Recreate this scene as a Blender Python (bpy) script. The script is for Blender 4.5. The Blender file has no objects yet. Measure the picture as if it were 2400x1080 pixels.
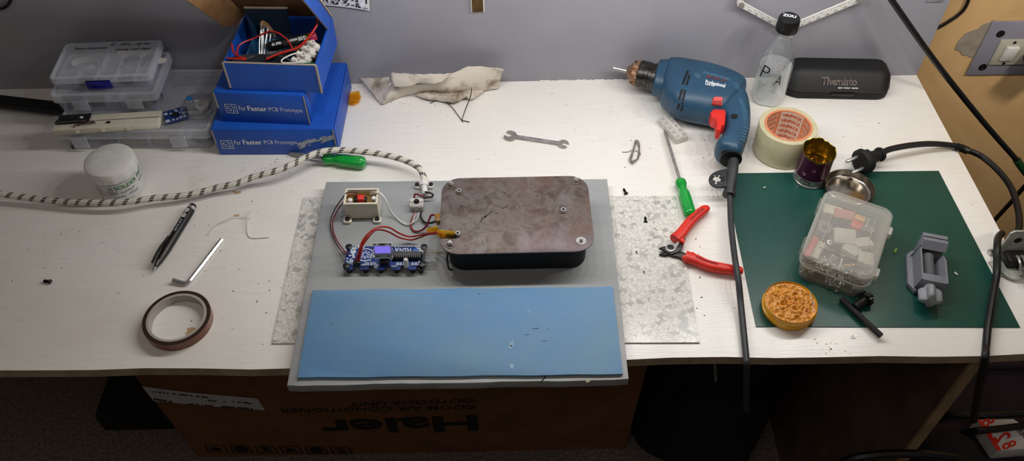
import bpy, bmesh, math, random
from mathutils import Vector, Matrix
from mathutils.bvhtree import BVHTree
random.seed(7)
PI = math.pi
SC = bpy.context.scene
COL = SC.collection

# ------------------------------------------------------------------ camera
FPX, PITCH, YAW, ROLL = 1967.74, 0.851182, -0.0158607, -0.0053860
CAM = Vector((0.0, -0.517366, 0.82))
CR = Matrix.Rotation(YAW, 3, 'Z') @ Matrix.Rotation(PI/2 - PITCH, 3, 'X') @ Matrix.Rotation(ROLL, 3, 'Z')
YB, XR, FLOOR, YW = 0.506, 0.643, -0.75, 0.545      # grey panel, right table edge, floor, plaster wall

def ray(px, py):
    return CR @ Vector(((px - 1200) / FPX, -(py - 540) / FPX, -1.0))
def P(px, py, z=0.0):
    d = ray(px, py); return CAM + d * ((z - CAM.z) / d.z)
def PY(px, py, y):
    d = ray(px, py); return CAM + d * ((y - CAM.y) / d.y)
def PX(px, py, x):
    d = ray(px, py); return CAM + d * ((x - CAM.x) / d.x)
def PP(pts): return [P(*p) for p in pts]

cd = bpy.data.cameras.new('camera'); cam = bpy.data.objects.new('camera', cd); COL.objects.link(cam)
cd.sensor_fit = 'HORIZONTAL'; cd.sensor_width = 36; cd.lens = FPX * 36 / 2400
cd.clip_start = 0.02; cd.clip_end = 20
cam.matrix_world = Matrix.Translation(CAM) @ CR.to_4x4()
SC.camera = cam

# ------------------------------------------------------------------ materials
def H(h):
    h = h.lstrip('#'); v = [int(h[i:i+2], 16) / 255 for i in (0, 2, 4)]
    return tuple((c / 12.92 if c <= .04045 else ((c + .055) / 1.055) ** 2.4) for c in v)
def rgba(c):
    if isinstance(c, str): c = H(c)
    return (c[0], c[1], c[2], 1)
def base_mat(name):
    m = bpy.data.materials.new(name); m.use_nodes = True
    nt = m.node_tree; nt.nodes.clear()
    out = nt.nodes.new('ShaderNodeOutputMaterial')
    return m, nt, out
def N(nt, t, **kw):
    n = nt.nodes.new(t)
    for k, v in kw.items():
        if k.startswith('i_'): n.inputs[k[2:].replace('_', ' ')].default_value = v
        else: setattr(n, k, v)
    return n
def coords(nt, stretch=(1, 1, 1)):
    tc = N(nt, 'ShaderNodeTexCoord'); mp = N(nt, 'ShaderNodeMapping')
    mp.inputs['Scale'].default_value = stretch
    nt.links.new(tc.outputs['Object'], mp.inputs['Vector']); return mp.outputs['Vector']
def ramp(nt, src, stops, interp='LINEAR'):
    r = N(nt, 'ShaderNodeValToRGB'); r.color_ramp.interpolation = interp
    e = r.color_ramp.elements
    while len(e) < len(stops): e.new(0.5)
    for el, (p, c) in zip(e, stops): el.position = p; el.color = rgba(c)
    nt.links.new(src, r.inputs['Fac']); return r.outputs['Color']
def noise(nt, vec, scale, detail=4, rough=.55, dist=0):
    n = N(nt, 'ShaderNodeTexNoise'); n.inputs['Scale'].default_value = scale; n.inputs['Detail'].default_value = detail
    n.inputs['Roughness'].default_value = rough; n.inputs['Distortion'].default_value = dist
    nt.links.new(vec, n.inputs['Vector']); return n.outputs['Fac']
def mathn(nt, op, a, b=None):
    n = N(nt, 'ShaderNodeMath', operation=op)
    for i, v in enumerate((a, b)):
        if v is None: continue
        if isinstance(v, (int, float)): n.inputs[i].default_value = v
        else: nt.links.new(v, n.inputs[i])
    return n.outputs[0]
def mixc(nt, fac, a, b, blend='MIX'):
    n = N(nt, 'ShaderNodeMixRGB', blend_type=blend)
    for k, v in (('Fac', fac), ('Color1', a), ('Color2', b)):
        if isinstance(v, (int, float)): n.inputs[k].default_value = v
        elif isinstance(v, (tuple, str)): n.inputs[k].default_value = rgba(v)
        else: nt.links.new(v, n.inputs[k])
    return n.outputs['Color']
def bumpn(nt, h, strength, dist):
    b = N(nt, 'ShaderNodeBump'); b.inputs['Strength'].default_value = strength; b.inputs['Distance'].default_value = dist
    nt.links.new(h, b.inputs['Height']); return b.outputs['Normal']
def prin(nt, out, col, rough=.5, metal=0, spec=.5, **kw):
    b = N(nt, 'ShaderNodeBsdfPrincipled')
    if isinstance(col, (tuple, str)): b.inputs['Base Color'].default_value = rgba(col)
    else: nt.links.new(col, b.inputs['Base Color'])
    b.inputs['Roughness'].default_value = rough; b.inputs['Metallic'].default_value = metal
    b.inputs['Specular IOR Level'].default_value = spec
    for k, v in kw.items(): b.inputs[k.replace('_', ' ')].default_value = v
    if out is not None: nt.links.new(b.outputs[0], out.inputs['Surface'])
    return b
def mat(name, col, rough=.5, metal=0, col2=None, scale=80, fac=(.35, .65), bump=0, bscale=300, stretch=(1, 1, 1), spec=.5, bd=.0004, **kw):
    m, nt, out = base_mat(name)
    v = coords(nt, stretch)
    if col2 is None:                                    # every surface gets a faint unevenness
        c = rgba(col); col2 = tuple(min(1, x * .86) for x in c[:3])
        fac = (.3, .75)
    c = ramp(nt, noise(nt, v, scale), [(fac[0], col), (fac[1], col2)])
    b = prin(nt, out, c, rough, metal, spec, **kw)
    if bump:
        nt.links.new(bumpn(nt, noise(nt, v, bscale, 3), bump, bd), b.inputs['Normal'])
    return m
def clear(name, tint, op0, op1, rough=.15, col=None, metal=0, spec=.5, gloss=False):
    """see-through plastic or glass: transparent, covered by a surface that grows denser at grazing angles"""
    m, nt, out = base_mat(name)
    t = N(nt, 'ShaderNodeBsdfTransparent'); t.inputs['Color'].default_value = rgba(tint)
    if gloss:
        b = N(nt, 'ShaderNodeBsdfGlossy'); b.inputs['Color'].default_value = rgba(col or tint); b.inputs['Roughness'].default_value = rough
    else: b = prin(nt, None, col or tint, rough, metal, spec)
    lw = N(nt, 'ShaderNodeLayerWeight'); lw.inputs['Blend'].default_value = .35
    mr = N(nt, 'ShaderNodeMapRange'); mr.inputs['To Min'].default_value = op0; mr.inputs['To Max'].default_value = op1
    nt.links.new(lw.outputs['Facing'], mr.inputs['Value'])
    mx = N(nt, 'ShaderNodeMixShader')
    nt.links.new(mr.outputs[0], mx.inputs['Fac']); nt.links.new(t.outputs[0], mx.inputs[1]); nt.links.new(b.outputs[0], mx.inputs[2])
    nt.links.new(mx.outputs[0], out.inputs['Surface'])
    return m

# ------------------------------------------------------------------ mesh builder
def catmull(pts, sub=6):
    pts = [Vector(p) for p in pts]
    if len(pts) < 3: return pts
    out = []
    for i in range(len(pts) - 1):
        p0 = pts[max(i-1, 0)]; p1 = pts[i]; p2 = pts[i+1]; p3 = pts[min(i+2, len(pts)-1)]
        for k in range(sub):
            t = k / sub
            out.append(.5 * ((2*p1) + (p2-p0)*t + (2*p0-5*p1+4*p2-p3)*t*t + (3*p1-p0-3*p2+p3)*t**3))
    out.append(pts[-1]); return out
def rrect(w, d, r, n=5, cx=0, cy=0):
    out = []
    for sx, sy, a0 in ((1, -1, -PI/2), (1, 1, 0), (-1, 1, PI/2), (-1, -1, PI)):
        for k in range(n + 1):
            a = a0 + PI/2 * k / n
            out.append((cx + sx*(w/2-r) + r*math.cos(a), cy + sy*(d/2-r) + r*math.sin(a)))
    return out
TXT = {}
def text2d(s, bold=0.0, shear=0.0):
    key = (s, bold, shear)
    if key not in TXT:
        cu = bpy.data.curves.new('glyphs', 'FONT'); cu.body = s; cu.size = 1; cu.offset = bold; cu.shear = shear; cu.resolution_u = 2
        ob = bpy.data.objects.new('glyphs', cu)
        me = bpy.data.meshes.new_from_object(ob)
        vs = [(v.co.x, v.co.y) for v in me.vertices]; fs = [tuple(p.vertices) for p in me.polygons]
        bpy.data.objects.remove(ob); bpy.data.curves.remove(cu); bpy.data.meshes.remove(me)
        x0 = min(v[0] for v in vs); x1 = max(v[0] for v in vs); y0 = min(v[1] for v in vs); y1 = max(v[1] for v in vs)
        TXT[key] = ([((x-x0)/(x1-x0), (y-y0)/(y1-y0)) for x, y in vs], fs)
    return TXT[key]
class MB:
    def __init__(s, M=None):
        s.bm = bmesh.new(); s.M = M or Matrix.Identity(4); s.mi = 0; s.uv = None
    def v(s, p): return s.bm.verts.new(s.M @ Vector(p))
    def f(s, vs, smooth=None):
        try: f = s.bm.faces.new(vs)
        except ValueError: return None
        f.material_index = s.mi; return f
    def rings(s, rings, cap0=True, cap1=True, close=True):
        R = [[s.v(p) for p in r] for r in rings]; n = len(R[0])
        for a, b in zip(R, R[1:]):
            for i in range(n if close else n - 1):
                j = (i + 1) % n; s.f((a[i], a[j], b[j], b[i]))
        if cap0 and close: s.f(list(reversed(R[0])))
        if cap1 and close: s.f(R[-1])
        return R
    def box(s, c, d, rot=None, bev=0):
        c = Vector(c); d = Vector(d)
        if bev > 0:
            b = min(bev, .49 * min(d))
            rr = [rrect(d.x - 2*b*q, d.y - 2*b*q, b*.999 + 1e-6, 2) for q in (1, .3, 0, 0, .3, 1)]
            zs = (-d.z/2, -d.z/2 + .3*b, -d.z/2 + b, d.z/2 - b, d.z/2 - .3*b, d.z/2)
            L = [[Vector((x, y, z)) for x, y in r] for r, z in zip(rr, zs)]
        else:
            q = [(-1, -1), (1, -1), (1, 1), (-1, 1)]
            L = [[Vector((a*d.x/2, e*d.y/2, z)) for a, e in q] for z in (-d.z/2, d.z/2)]
        R = rot if rot is not None else Matrix.Identity(3)
        s.rings([[c + R @ p for p in r] for r in L]); return s
    def prism(s, poly, z0, z1, bev=0):
        if bev:
            n = len(poly); cx = sum(p[0] for p in poly)/n; cy = sum(p[1] for p in poly)/n
            def ins(t):
                out = []
                for x, y in poly:
                    l = math.hypot(x-cx, y-cy) or 1
                    out.append((x-(x-cx)/l*t, y-(y-cy)/l*t))
                return out
            s.rings([[(x, y, z) for x, y in pl] for pl, z in ((ins(bev), z0), (poly, z0+bev), (poly, z1-bev), (ins(bev*.3), z1-bev*.3), (ins(bev), z1))])
        else: s.rings([[(x, y, z) for x, y in poly] for z in (z0, z1)])
        return s
    def slab(s, pts, z0, z1, bev=0):
        """prism whose outline is given as world points"""
        return s.prism([(p[0], p[1]) for p in pts], z0, z1, bev)
    def cyl(s, p0, p1, r0, r1=None, n=16):
        p0 = Vector(p0); p1 = Vector(p1); r1 = r0 if r1 is None else r1
        q = (p1 - p0).to_track_quat('Z', 'Y').to_matrix()
        L = [[c + q @ Vector((r*math.cos(2*PI*k/n), r*math.sin(2*PI*k/n), 0)) for k in range(n)] for c, r in ((p0, r0), (p1, r1))]
        s.rings(L); return s
    def lathe(s, prof, n=40, p0=(0, 0, 0), ax=(0, 0, 1), wob=None):
        """profile of (radius, height) turned round the axis AX from P0; closed when it starts and ends at 0"""
        q = Vector(ax).to_track_quat('Z', 'Y').to_matrix(); p0 = Vector(p0)
        L = []
        for i, (r, z) in enumerate(prof):
            r = max(r, 1e-5)
            L.append([p0 + q @ Vector(((r if wob is None else wob(r, z, 2*PI*k/n)) * math.cos(2*PI*k/n), (r if wob is None else wob(r, z, 2*PI*k/n)) * math.sin(2*PI*k/n), z)) for k in range(n)])
        lp = abs(prof[0][0]-prof[-1][0]) < 1e-9 and abs(prof[0][1]-prof[-1][1]) < 1e-9
        s.rings(L, not lp, not lp); return s
    def tube(s, pts, r, n=8, sub=6, flat=1.0):
        pts = catmull(pts, sub)
        if s.uv is None: s.uv = s.bm.loops.layers.uv.new('UVMap')
        t = (pts[1] - pts[0]).normalized()
        nrm = t.orthogonal().normalized(); L = []; S = [0]
        for i, p in enumerate(pts):
            t2 = (pts[min(i+1, len(pts)-1)] - pts[max(i-1, 0)])
            t2 = t2.normalized() if t2.length > 1e-9 else t
            nrm = (nrm - t2 * nrm.dot(t2)); nrm = nrm.normalized() if nrm.length > 1e-9 else t2.orthogonal().normalized()
            bn = t2.cross(nrm); t = t2
            rr = r(i/(len(pts)-1)) if callable(r) else r
            L.append([p + rr*(nrm*math.cos(2*PI*k/n) + bn*math.sin(2*PI*k/n)*flat) for k in range(n)])
            if i: S.append(S[-1] + (p - pts[i-1]).length)
        R = [[s.v(p) for p in l] for l in L]
        for a in range(len(R)-1):
            for i in range(n):
                j = (i+1) % n
                f = s.f((R[a][i], R[a][j], R[a+1][j], R[a+1][i]))
                if f:
                    for lp, uv in zip(f.loops, ((S[a], i/n), (S[a], (i+1)/n), (S[a+1], (i+1)/n), (S[a+1], i/n))): lp[s.uv].uv = uv
        s.f(list(reversed(R[0]))); s.f(R[-1]); return s
    def ball(s, c, r, n=12, sc=(1, 1, 1)):
        c = Vector(c); m = n // 2
        L = [[c + Vector((sc[0]*r*math.sin(PI*i/m)*math.cos(2*PI*k/n), sc[1]*r*math.sin(PI*i/m)*math.sin(2*PI*k/n), -sc[2]*r*math.cos(PI*i/m))) for k in range(n)] for i in range(m+1)]
        L[0] = [c + Vector((1e-5*math.cos(2*PI*k/n), 1e-5*math.sin(2*PI*k/n), -sc[2]*r)) for k in range(n)]
        L[-1] = [c + Vector((1e-5*math.cos(2*PI*k/n), 1e-5*math.sin(2*PI*k/n), sc[2]*r)) for k in range(n)]
        s.rings(L); return s
    def tray(s, w, d, h, t, r, z=0, cx=0, cy=0, taper=0):
        """open tray with rounded corners and real wall thickness"""
        o = lambda q, rr: rrect(w - 2*q, d - 2*q, max(rr, .0006), 4, cx, cy)
        L = [(o(taper + t*.4, r - t*.4), z), (o(taper, r), z + t*.5), (o(0, r), z + h), (o(t, r - t), z + h), (o(taper + t, r - t), z + t), ]
        s.rings([[(x, y, zz) for x, y in l] for l, zz in L]); return s
    def poly(s, pts): s.f([s.v(p) for p in pts]); return s
    def text(s, t, o, ux, uy, bold=0, shear=0):
        """lettering in the box spanned by UX and UY from corner O"""
        vs, fs = text2d(t, bold, shear); o = Vector(o); ux = Vector(ux); uy = Vector(uy)
        V = [s.v(o + ux*a + uy*b) for a, b in vs]
        for f in fs: s.f([V[i] for i in f])
        return s
    def wrap(s, t, c, r, a0, a1, z0, z1, bold=0, shear=0, axis=None):
        """lettering bent round an upright cylinder, from angle A0 to A1"""
        vs, fs = text2d(t, bold, shear); V = []
        for a, b in vs:
            an = a0 + (a1-a0)*a; V.append(s.v((c[0] + r*math.cos(an), c[1] + r*math.sin(an), z0 + (z1-z0)*b)))
        for f in fs: s.f([V[i] for i in f])
        return s

ORG = {}
def tag(o, label, cat, group=None, kind=None):
    if label: o['label'] = label
    if cat: o['category'] = cat
    if group: o['group'] = group
    if kind: o['kind'] = kind
    return o
def frame(a, b, z):
    """base frame: origin at pixel A's point, x towards pixel B's point, both at height Z; also the distance"""
    p = P(a[0], a[1], z); q = P(b[0], b[1], z); d = q - p
    return Matrix.Translation(p) @ Matrix.Rotation(math.atan2(d.y, d.x), 4, 'Z'), d.length
def thing(name, label, cat, M=(0, 0, 0), group=None, kind=None):
    o = bpy.data.objects.new(name, None); COL.objects.link(o); o.empty_display_size = .02
    if not isinstance(M, Matrix): M = Matrix.Translation(Vector(M))
    o.matrix_world = M; ORG[o.name] = M.copy()
    return tag(o, label, cat, group, kind)
def part(name, mb, m, parent=None, w=False, label=None, at=None, smooth=35, sub=0, kind=None):
    """link MB as ONE mesh. W: its points are world points, else they are in the thing's own frame"""
    M = ORG[parent.name] if parent is not None else (at if isinstance(at, Matrix) else Matrix.Translation(Vector(at or (0, 0, 0))))
    if w: mb.bm.transform(M.inverted())
    bmesh.ops.remove_doubles(mb.bm, verts=mb.bm.verts, dist=2e-6)
    bmesh.ops.recalc_face_normals(mb.bm, faces=mb.bm.faces)
    me = bpy.data.meshes.new(name); mb.bm.to_mesh(me); mb.bm.free()
    for x in (m if isinstance(m, (list, tuple)) else [m]): me.materials.append(x)
    for p in me.polygons: p.use_smooth = True
    if smooth < 180: me.set_sharp_from_angle(angle=math.radians(smooth))
    o = bpy.data.objects.new(name, me); COL.objects.link(o)
    if parent is not None: o.parent = parent
    else: o.matrix_world = M
    ORG[o.name] = M.copy()
    if label: o['label'] = label
    if kind: o['kind'] = kind
    if sub:
        md = o.modifiers.new('subdivision', 'SUBSURF'); md.levels = sub; md.render_levels = sub
    return o
def one(name, mb, m, label, cat, at=None, group=None, kind=None, w=True, **kw):
    """a thing that is one mesh, its points given in world space; its origin goes to AT or to the middle of its base"""
    if at is None:
        vs = [v.co for v in mb.bm.verts]
        at = (sum(v.x for v in vs)/len(vs), sum(v.y for v in vs)/len(vs), min(v.z for v in vs))
    return tag(part(name, mb, m, None, w=w, at=at, **kw), label, cat, group, kind)
def struct(name, mb, m, parent=None, w=True, **kw):
    o = part(name, mb, m, parent, w=w, **kw)
    if parent is None: o['kind'] = 'structure'
    return o
def kids(o): return [c for c in COL.objects if c.parent == o]
def dup(root, M, label=None):
    c = root.copy(); COL.objects.link(c); c.matrix_world = M; ORG[c.name] = M.copy()
    if label: c['label'] = label
    for k in kids(root):
        d = k.copy(); COL.objects.link(d); d.parent = c
        for g in kids(k):
            e = g.copy(); COL.objects.link(e); e.parent = d
    return c
def bvh(*objs):
    vs = []; ps = []
    for o in objs:
        M = ORG[o.name]; b = len(vs)
        vs += [M @ v.co for v in o.data.vertices]; ps += [tuple(b+i for i in p.vertices) for p in o.data.polygons]
    return BVHTree.FromPolygons(vs, ps)
def surf(tree, px, py, off=.0004):
    d = ray(px, py).normalized(); h = tree.ray_cast(CAM, d)
    if h[0] is None: return None
    n = h[1] if h[1].dot(d) < 0 else -h[1]
    return h[0] + n * off
def ontext(mb, tree, t, o, ux, uy, off=.0005, bold=0, shear=0):
    """lettering printed on a curved surface that is seen at the given picture corner and sides"""
    vs, fs = text2d(t, bold, shear); V = []
    for a, b in vs:
        p = surf(tree, o[0] + ux[0]*a + uy[0]*b, o[1] + ux[1]*a + uy[1]*b, off); V.append(mb.v(p) if p is not None else None)
    for f in fs:
        q = [V[i] for i in f]
        if None not in q: mb.f(q)
def onstrip(mb, tree, pts, w, off=.0006, n=8):
    """a band W picture units wide laid over a curved surface along two points"""
    (x0, y0), (x1, y1) = pts; A = []; B = []
    for i in range(n+1):
        x = x0+(x1-x0)*i/n; y = y0+(y1-y0)*i/n; p = surf(tree, x-w/2, y, off); q = surf(tree, x+w/2, y, off)
        if p is None or q is None: continue
        A.append(p); B.append(q)
    if len(A) > 1: mb.rings([A, B], close=False)
def onpoly(mb, tree, pts, off=.0005):
    q = [surf(tree, x, y, off) for x, y in pts]
    if None not in q: mb.f([mb.v(p) for p in q])
# ------------------------------------------------------------------ materials of the place
def paint_table():
    m, nt, out = base_mat('white_brushed_paint')
    v = coords(nt); vs = coords(nt, (6, 90, 20))
    c = ramp(nt, noise(nt, v, 3.2, 5), [(.3, '#efe9e0'), (.55, '#f2efe9'), (.75, '#e7dfd3')])
    c = mixc(nt, mathn(nt, 'MULTIPLY', ramp(nt, noise(nt, vs, 3, 4), [(.5, '#000000'), (.8, '#ffffff')]), .22), c, '#c9bfb0')
    vo = N(nt, 'ShaderNodeTexVoronoi'); vo.inputs['Scale'].default_value = 75
    nv = N(nt, 'ShaderNodeTexNoise'); nv.inputs['Scale'].default_value = 500
    nt.links.new(v, nv.inputs['Vector'])
    add = N(nt, 'ShaderNodeVectorMath', operation='MULTIPLY_ADD'); nt.links.new(nv.outputs['Color'], add.inputs[0])
    add.inputs[1].default_value = (.002, .002, 0); nt.links.new(v, add.inputs[2]); nt.links.new(add.outputs[0], vo.inputs['Vector'])
    sx = N(nt, 'ShaderNodeSeparateColor'); nt.links.new(vo.outputs['Color'], sx.inputs[0])
    speck = mathn(nt, 'MULTIPLY', mathn(nt, 'LESS_THAN', vo.outputs['Distance'], mathn(nt, 'MULTIPLY', sx.outputs[1], .085)), mathn(nt, 'GREATER_THAN', sx.outputs[0], .72))
    c = mixc(nt, mathn(nt, 'MULTIPLY', speck, .8), c, '#4a3a30')
    grime = ramp(nt, noise(nt, v, 9, 6, .7), [(.62, '#000000'), (.74, '#ffffff')])
    c = mixc(nt, mathn(nt, 'MULTIPLY', grime, .22), c, '#a8937c')
    b = prin(nt, out, c, .24, 0, .5)
    h = mathn(nt, 'ADD', noise(nt, vs, 5, 5), mathn(nt, 'MULTIPLY', noise(nt, v, 60, 3), .5))
    nt.links.new(bumpn(nt, h, .35, .0006), b.inputs['Normal']); return m
def paint_panel():
    m, nt, out = base_mat('grey_wall_paint')
    v = coords(nt); vs = coords(nt, (30, 8, 8))
    c = ramp(nt, noise(nt, v, 6, 5), [(.35, '#9998a0'), (.65, '#908f97')])
    b = prin(nt, out, c, .42, 0, .5)
    h = mathn(nt, 'ADD', noise(nt, coords(nt, (40, 10, 14)), 4, 4), mathn(nt, 'MULTIPLY', noise(nt, v, 90, 3), .6))
    nt.links.new(bumpn(nt, h, .3, .0007), b.inputs['Normal']); return m
def plaster():
    m, nt, out = base_mat('tan_distemper_plaster')
    v = coords(nt)
    c = ramp(nt, noise(nt, v, 7, 6), [(.3, '#d8ae76'), (.55, '#e0b881'), (.75, '#cea36c')])
    b = prin(nt, out, c, .9, 0, .2)
    nt.links.new(bumpn(nt, noise(nt, v, 60, 5), .35, .0015), b.inputs['Normal']); return m
def chipboard_laminate():
    m, nt, out = base_mat('crackle_pattern_laminate')
    v = coords(nt)
    nv = N(nt, 'ShaderNodeTexNoise'); nv.inputs['Scale'].default_value = 120; nv.inputs['Detail'].default_value = 3; nt.links.new(v, nv.inputs['Vector'])
    add = N(nt, 'ShaderNodeVectorMath', operation='MULTIPLY_ADD'); nt.links.new(nv.outputs['Color'], add.inputs[0])
    add.inputs[1].default_value = (.009, .009, 0); nt.links.new(v, add.inputs[2])
    vo = N(nt, 'ShaderNodeTexVoronoi'); vo.inputs['Scale'].default_value = 175
    ve = N(nt, 'ShaderNodeTexVoronoi', feature='DISTANCE_TO_EDGE'); ve.inputs['Scale'].default_value = 175
    for q in (vo, ve): nt.links.new(add.outputs[0], q.inputs['Vector'])
    sx = N(nt, 'ShaderNodeSeparateColor'); nt.links.new(vo.outputs['Color'], sx.inputs[0])
    c = ramp(nt, sx.outputs[0], [(0, '#dcdad2'), (.45, '#e2e0d8'), (.72, '#d4d2ca'), (.86, '#bdbcb6'), (.94, '#b0afaa')], 'CONSTANT')
    e = ramp(nt, ve.outputs['Distance'], [(.015, '#ffffff'), (.07, '#000000')])
    c = mixc(nt, mathn(nt, 'MULTIPLY', e, .5), c, '#8f8d86')
    prin(nt, out, c, .24, 0, .5); return m
def burnt_plate():
    m, nt, out = base_mat('heat_stained_steel')
    v = coords(nt)
    c = ramp(nt, noise(nt, v, 48, 10, .74, .6), [(.28, '#3f322d'), (.42, '#5b4d47'), (.54, '#726964'), (.64, '#655952'), (.78, '#4d3b32')])
    r = ramp(nt, noise(nt, v, 12, 5, .65), [(.46, '#000000'), (.66, '#ffffff')])
    c = mixc(nt, mathn(nt, 'MULTIPLY', r, .55), c, '#66422f')
    g = ramp(nt, noise(nt, coords(nt, (1.2, 1, 1)), 26, 9, .7, .5), [(.5, '#000000'), (.66, '#ffffff')])
    c = mixc(nt, mathn(nt, 'MULTIPLY', g, .4), c, '#8f8b87')
    pu = ramp(nt, noise(nt, v, 8, 3, .6), [(.52, '#000000'), (.66, '#ffffff')])
    c = mixc(nt, mathn(nt, 'MULTIPLY', pu, .35), c, '#7d7890')
    b = prin(nt, out, c, .5, .3, .4)
    nt.links.new(bumpn(nt, noise(nt, v, 160, 4), .2, .0003), b.inputs['Normal']); return m
def braid():
    m, nt, out = base_mat('white_braid_with_black_tracer')
    u = N(nt, 'ShaderNodeUVMap'); s = N(nt, 'ShaderNodeSeparateXYZ'); nt.links.new(u.outputs[0], s.inputs[0])
    cell = mathn(nt, 'FRACT', mathn(nt, 'ADD', mathn(nt, 'MULTIPLY', s.outputs[0], 62), mathn(nt, 'MULTIPLY', s.outputs[1], 1.0)))
    row = mathn(nt, 'FRACT', mathn(nt, 'ADD', mathn(nt, 'MULTIPLY', s.outputs[1], 9), mathn(nt, 'MULTIPLY', s.outputs[0], 30)))
    k = mathn(nt, 'MULTIPLY', mathn(nt, 'LESS_THAN', cell, .34), mathn(nt, 'LESS_THAN', row, .74))
    c = mixc(nt, mathn(nt, 'MULTIPLY', k, .93), '#dcd8cc', '#0c0b0b')
    fine = mathn(nt, 'SINE', mathn(nt, 'MULTIPLY', s.outputs[0], 5200))
    b = prin(nt, out, c, .7, 0, .3)
    nt.links.new(bumpn(nt, fine, .3, .0002), b.inputs['Normal']); return m
def flux():
    m, nt, out = base_mat('amber_rosin_flux')
    v = coords(nt)
    c = ramp(nt, noise(nt, v, 330, 6, .65, 1), [(.3, '#6b300a'), (.42, '#bb6a18'), (.57, '#e0a03a'), (.75, '#ecc070')])
    prin(nt, out, c, .3, 0, .5); return m
def bw_print():
    m, nt, out = base_mat('black_and_white_print')
    v = coords(nt)
    c = ramp(nt, noise(nt, v, 70, 3, .6, 3), [(.38, '#0d0d10'), (.46, '#2a2a30'), (.5, '#c9c9d2'), (.6, '#e6e6ee')], 'CONSTANT')
    prin(nt, out, c, .6); return m

M_table = paint_table(); M_panel = paint_panel(); M_plaster = plaster()
M_edge = mat('raw_board_edge', '#b39a80', .8, col2='#937d66', scale=40, bump=.3, bscale=400)
M_floor = mat('grey_terrazzo_floor', '#8d8078', .55, col2='#6e625b', scale=160, fac=(.4, .6))
M_ply = mat('brown_side_board', '#6d5848', .7, col2='#59463a', scale=12)
M_white = mat('white_plastic', '#e4e2dc', .4)
M_ivory = mat('ivory_printed_plastic', '#ded8c6', .5, bump=.15, bscale=900)
M_black = mat('black_plastic', '#0d0d0e', .38)
M_blackm = mat('matt_black_plastic', '#0a0a0a', .7)
M_rubber = mat('dark_grey_rubber', '#333437', .5, col2='#28282b')
M_cable = mat('black_cable_sheath', '#0c0c0d', .45)
M_steel = mat('bright_steel', '#cfcfcc', .25, .8)
M_steel2 = mat('dull_steel', '#b4b2ad', .36, .65, col2='#9a9893', scale=120)
M_dark = mat('blackened_steel', '#3a3836', .4, .8)
M_galv = mat('galvanised_plate', '#b9bdb3', .5, .2, col2='#979b92', scale=70)
M_zinc = mat('zinc_plated_hardware', '#d2d2ce', .3, .35, col2='#b0b0ac', scale=200)
M_red = mat('red_plastic', '#e02a20', .35)
M_redg = mat('red_rubber_grip', '#e02c1c', .42)
M_green = mat('green_clear_handle', '#12a23c', .12, col2='#0f9234', Coat_Weight=.5)
M_blue = mat('blue_carton_print', '#1454b8', .48, col2='#0f4cae', scale=30)
M_kraft = mat('brown_kraft_card', '#8a6540', .85, col2='#785535', scale=50)
M_kraftedge = mat('grey_card_edge', '#a89c8a', .9)
M_wht = mat('white_print', '#e8ebf0', .6)
M_carton = mat('corrugated_carton', '#825632', .85, col2='#744a2a', scale=18)
M_ink = mat('black_ink', '#121010', .7)
M_label = mat('white_paper_label', '#d8d6d4', .7)
M_frost = clear('frosted_clear_plastic', '#f8f9fb', .06, .4, .3, col='#f0f2f8')
M_rim = clear('frosted_clear_rim', '#f8f9fb', .2, .7, .3, col='#eef0f8')
M_pane = clear('frosted_clear_lid', '#f9fafc', .10, .4, .25, col='#f0f2f8')
M_fdiv = clear('frosted_clear_divider', '#f8f9fb', .2, .55, .4, col='#eef0f8')
M_frost2 = clear('milky_clear_plastic', '#f6f5f2', .10, .6, .3, col='#dcdad4')
M_boxtray = clear('clear_tray_plastic', '#f6f5f2', .05, .5, .2, col='#e2e0da')
M_nylon = clear('translucent_white_nylon', '#f4f2ee', .62, .95, .35, col='#e6e3dc')
M_pet = clear('clear_bottle_plastic', '#fafbfb', .05, .75, .08, col='#ffffff', gloss=True)
M_water = clear('clear_water', '#f4f6f6', .13, .5, .05, col='#f6f9f9')
M_tape = clear('clear_packing_tape_roll', '#e8e2c4', .6, .95, .25, col='#d4cdb0')
M_kap = clear('amber_kapton_film', '#ffdf85', .22, .6, .12, col='#f0bd2c')
M_teal = mat('green_cutting_mat', '#0d4a40', .38, col2='#0c4038', scale=14, fac=(.3, .7))
M_board = mat('grey_painted_board', '#a6a8a8', .42, col2='#989b9c', scale=20, bump=.4, bscale=140, stretch=(.35, 1.6, 1), bd=.0008)
M_foam = mat('blue_foam_rubber', '#5f8fbe', .62, col2='#7298b2', scale=9, fac=(.3, .75), bump=.35, bscale=900)
M_drill = mat('teal_blue_tool_plastic', '#284e69', .42, col2='#234660', scale=25)
M_pcb = mat('blue_solder_mask', '#0a3180', .3, col2='#082a70', scale=60)
M_pcbg = mat('green_solder_mask', '#1f6b45', .35)
M_silk = mat('white_silkscreen', '#c3cedb', .5)
M_gold = mat('gold_lacquered_tin', '#857420', .22, .85)
M_purple = mat('purple_foil_label', '#4c1438', .25, .35)
M_brass = mat('brass', '#b98a3a', .3, 1)
M_kapt = mat('brown_kapton_roll', '#7a4020', .3, col2='#6a3518', scale=200, Coat_Weight=.4)
M_kaptside = mat('dark_kapton_side', '#3a241b', .5, col2='#2f1c15', scale=300)
M_core = mat('pale_card_core', '#b5aea6', .6)
M_orange = mat('orange_printed_core', '#d9875c', .7)
M_corew = mat('white_core_paper', '#e0cbb8', .7)
M_otext = mat('orange_ink', '#c4562a', .7)
M_cloth = mat('soiled_canvas_cloth', '#d3c9bb', .9, col2='#84725c', scale=34, fac=(.52, .72), bump=.2, bscale=500)
M_vise = mat('grey_printed_plastic', '#7c7d86', .5, col2='#6f7079', scale=600, bump=.25, bscale=1500)
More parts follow.
